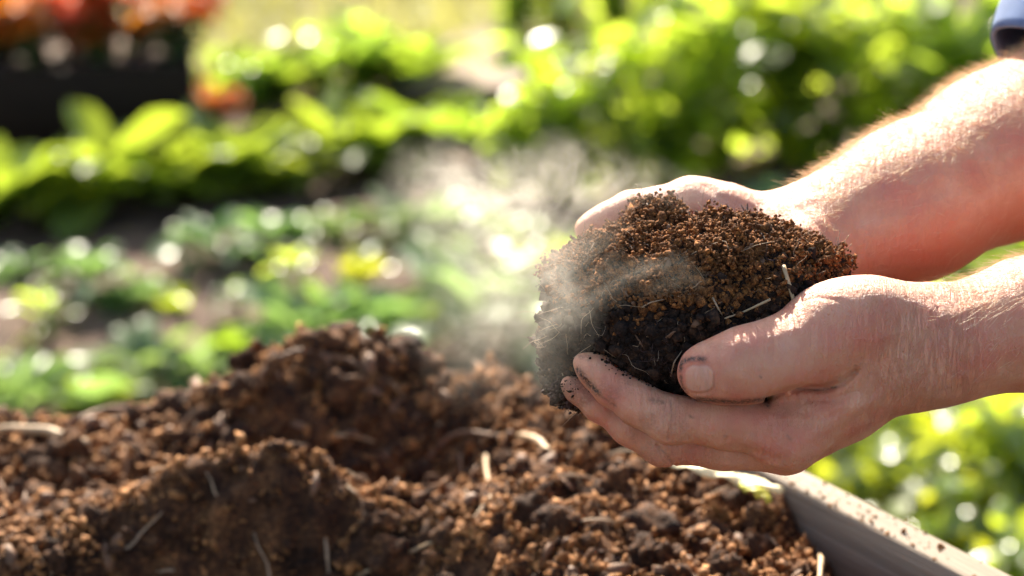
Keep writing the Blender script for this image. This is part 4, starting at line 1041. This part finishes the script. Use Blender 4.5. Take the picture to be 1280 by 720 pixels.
row([make_bush(51, .20, 20, 9, 'parsley_plant', 'herb', .13, (.028, .05), .45), make_bush(52, .22, 22, 9, 'parsley_plant', 'herb', .14, (.03, .055), .45)],
    [(1072, 636, .8), (1120, 690, .9), (1165, 610, 1.0), (1215, 700, 1.0), (1255, 628, 1.1), (1320, 700, 1.1), (1165, 780, 1.0), (1270, 800, 1.0), (1325, 590, 1.0), (1020, 600, .7)],
    'leafy bright green parsley clump', 'beyond the grey board', 'parsley', 'parsley clumps right of the bin', seed=7)
row([make_bush(61, .24, 14, 10), make_bush(62, .26, 14, 10)], [(1110, 470, .9), (1190, 455, .9), (1265, 450, 1.0), (1330, 440, 1.0)],
    'dark-shadowed bean plant', 'seen between the two forearms', 'bean plant', 'bean plants between the forearms', seed=8)
row([make_bush(71, .16, 14, 10, 'low_bush', 'bean', .14, (.04, .06)), make_lettuce(72, R=.17)],
    [(305, 122, 1.0), (350, 112, .9), (450, 112, 1.0), (505, 108, 1.0), (400, 96, .8)],
    'small bushy green plant', 'beside the pale path', 'plant', 'small plants left of the path', seed=9)
row([make_bush(81, .5, 16, 12, 'shrub', 'bean', .22, (.06, .1)), make_bush(82, .45, 16, 12, 'shrub', 'bean', .2, (.06, .09))],
    [(640, 42, .6), (700, 34, .65), (770, 40, .6), (850, 34, .6), (930, 40, .6), (1010, 34, .6), (1090, 40, .6), (1170, 34, .6), (1250, 40, .6)],
    'dark leafy shrub', 'along the top edge of the garden', 'shrub', 'shrubs at the far edge', seed=10)

row([make_kale(13, .08, 9, 'young_seedling', 'bean'), make_lettuce(14, 'young_seedling', 'herb', .07, 10), make_kale(15, .07, 8, 'young_seedling', 'kale')],
    [(60, 402, .9), (215, 372, .8), (300, 385, .8), (370, 345, .8), (450, 352, .9), (585, 350, 1.1), (660, 360, 1.2), (710, 310, 1.2)],
    'tiny green seedling', 'on bare soil between the kale and the heap', 'tiny seedling', 'tiny seedlings scattered between the rows', seed=12)

# dark planter with orange flowers
pa0, pa1 = ground(-70, 192), ground(246, 182)
dv = pa1 - pa0; Lp = np.linalg.norm(dv); dv /= Lp; pn = np.array([-dv[1], dv[0], 0])
pc = (pa0 + pa1) / 2 + pn * .2
pl = empty('flower_planter', (pc[0], pc[1], 0), math.atan2(dv[1], dv[0]))
tag(pl, 'long dark wooden planter box at the far left, in its own shade', 'planter')
PH = .17
for nm, c_, h_ in (('front_board', (0, -.2, PH / 2), (Lp / 2, .012, PH / 2)), ('back_board', (0, .2, PH / 2), (Lp / 2, .012, PH / 2)),
                   ('end_board', (-Lp / 2 + .012, 0, PH / 2), (.012, .187, PH / 2)), ('end_board', (Lp / 2 - .012, 0, PH / 2), (.012, .187, PH / 2))):
    mb = MB(); boxv(mb, (0, 0, 0), h_); o = mb.build(nm, M['darkboard'], pl, smooth=False); o.location = c_; o.modifiers.new('edge', 'BEVEL').width = .003
mb = MB(); boxv(mb, (0, 0, 0), (Lp / 2 - .026, .186, .01)); o = mb.build('planting_soil', M['earth'], pl, smooth=False); o.location = (0, 0, PH - .03)
mg = [make_bush(91, .14, 14, 9, 'marigold', 'darkleaf', .11, (.03, .05), .3, flowers=17), make_bush(92, .15, 14, 9, 'marigold', 'darkleaf', .11, (.03, .05), .3, flowers=17, fmat='redpetal'),
      make_bush(94, .14, 14, 9, 'marigold', 'darkleaf', .11, (.03, .05), .3, flowers=18)]
for i in range(7):
    pr = mg[i % 3]
    o = pr if i < 3 else dup(pr)
    q = pa0 + dv * (Lp * (i + .5) / 7) + pn * (.1 + .12 * (i % 2))
    o.location = (q[0], q[1], PH - .02); o.rotation_euler = (0, 0, i * 1.7)
    tag(o, f'{"orange" if i % 3 != 1 else "red"} flowered marigold, {ORD[i] if i < 6 else "rightmost"} in the dark planter', 'marigold', 'marigolds in the dark planter')
o = dup(mg[0]); q = ground(265, 168); o.location = (q[0], q[1], 0); o.scale = (.6,) * 3
tag(o, 'single orange marigold growing on the ground beside the planter end', 'marigold')

# dry grass verge beyond the beds
mb = MB(); ng = 26000; r = np.random.default_rng(77)
gx = r.uniform(-1.5, 1.3, ng); gy = r.uniform(5.35, 8.6, ng)
km = fbm(np.stack([gx * 1.2, gy * 1.2, 0 * gx], -1), 2) > -.6; km &= gx < .25; gx, gy = gx[km], gy[km]; ng = len(gx)
L = r.uniform(.05, .12, ng)
leaves(mb, np.stack([gx, gy, gz(gx, gy)], -1), r.uniform(0, 6.28, ng), r.uniform(.8, 1.5, ng), L, np.full(ng, .0035), r.uniform(.2, 1.4, ng), np.zeros(ng), lambda t: 1 - t * .9, nt_=2, ns=1, seed=5)
o = mb.build('grass', M['grass'], None); tag(o, 'pale sunlit grass verge behind the left beds', 'grass', kind='stuff')

# wooden stakes in the far bed
for px, py, hh, lb in ((1152, 120, .42, 'weathered garden stake behind the tall bean plants at the right'), (842, 150, .5, 'brown garden stake at the left end of the tall bean row')):
    g_ = ground(px, py); mb = MB(); tube(mb, [(0, 0, -.05), (0, 0, hh * .5), (0.01, 0, hh)], [.014, .013, .012], 8)
    rt = mb.build('garden_stake', wood('stake_wood', (.2, .12, .08), (.08, .05, .03), 2), None); rt.location = g_; tag(rt, lb, 'stake')

# ================================================================== STEAM
def steam_mat():
    t = NT('steam_vapour'); t.n.remove(t.b); co = obj_co(t)
    n0 = t.noise(co, 14, 2, .5); n1 = t.noise(co, 45, 3, .55)
    w1 = t.vmath('SCALE', t.vmath('SUBTRACT', n0.outputs[1], (.5, .5, .5))); w1.node.inputs['Scale'].default_value = .055
    w2 = t.vmath('SCALE', t.vmath('SUBTRACT', n1.outputs[1], (.5, .5, .5))); w2.node.inputs['Scale'].default_value = .020
    q = t.vmath('ADD', co, t.vmath('ADD', w1, w2))
    tot = None
    for px, py, dz, rx, ry, rz, a in BLOBS:
        c_ = (local(px, py, dz) - STEAM_C) * .001
        v_ = t.vmath('DIVIDE', t.vmath('SUBTRACT', q, tuple(c_)), (rad(rx) * .001, rad(ry) * .001, rz * .001))
        ln = t.vmath('LENGTH', v_)
        g_ = t.math('MULTIPLY', t.math('POWER', t.math('SUBTRACT', 1.0, ln, clamp=True), 1.3), a)
        tot = g_ if tot is None else t.math('ADD', tot, g_)
    n2 = t.noise(q, 38, 3, .6, .6)
    rg = t.math('SUBTRACT', 1.0, t.math('MULTIPLY', t.math('ABSOLUTE', t.math('SUBTRACT', n2.outputs[0], .5)), 7.0), clamp=True)
    body_ = t.math('MULTIPLY', t.math('SUBTRACT', n2.outputs[0], .36), 3.0, clamp=True)
    tex = t.math('ADD', t.math('MULTIPLY', t.math('POWER', rg, 2.0), 2.1), t.math('MULTIPLY', body_, .6))
    dens = t.math('MULTIPLY', tot, tex)
    vs = t.add('ShaderNodeVolumePrincipled'); vs.inputs['Color'].default_value = (1, .95, .87, 1)
    vs.inputs['Anisotropy'].default_value = .6; t.set(vs.inputs['Density'], dens)
    t.l.new(vs.outputs[0], t.out.inputs['Volume']); return t.m
BLOBS = [(640, 315, -20, 150, 150, 60, 4.2), (705, 222, -25, 120, 66, 40, 6.5), (590, 230, -25, 120, 65, 40, 4.5),
         (694, 380, 14, 70, 150, 32, 6.0), (800, 372, 22, 100, 50, 20, 4), (610, 420, -25, 120, 110, 55, 1.3), (820, 225, -30, 80, 45, 25, 2.5)]
STEAM_C = local(680, 335, -10)
sm = MB(); v_, f_ = ICO_V, ICO_F
import bmesh
bm = bmesh.new(); bmesh.ops.create_icosphere(bm, subdivisions=4, radius=1.0)
for vv_ in bm.verts: vv_.co = Vector((vv_.co.x * .090, vv_.co.y * .088, vv_.co.z * .075))
me = bpy.data.meshes.new('steam'); bm.to_mesh(me); bm.free()
st = bpy.data.objects.new('steam', me); C.objects.link(st)
st.location = to_world(STEAM_C); st.rotation_euler = (R_(90) - PITCH, 0, 0)
me.materials.append(steam_mat()); tag(st, 'wisps of white steam curling up from the warm compost', 'steam', kind='stuff')
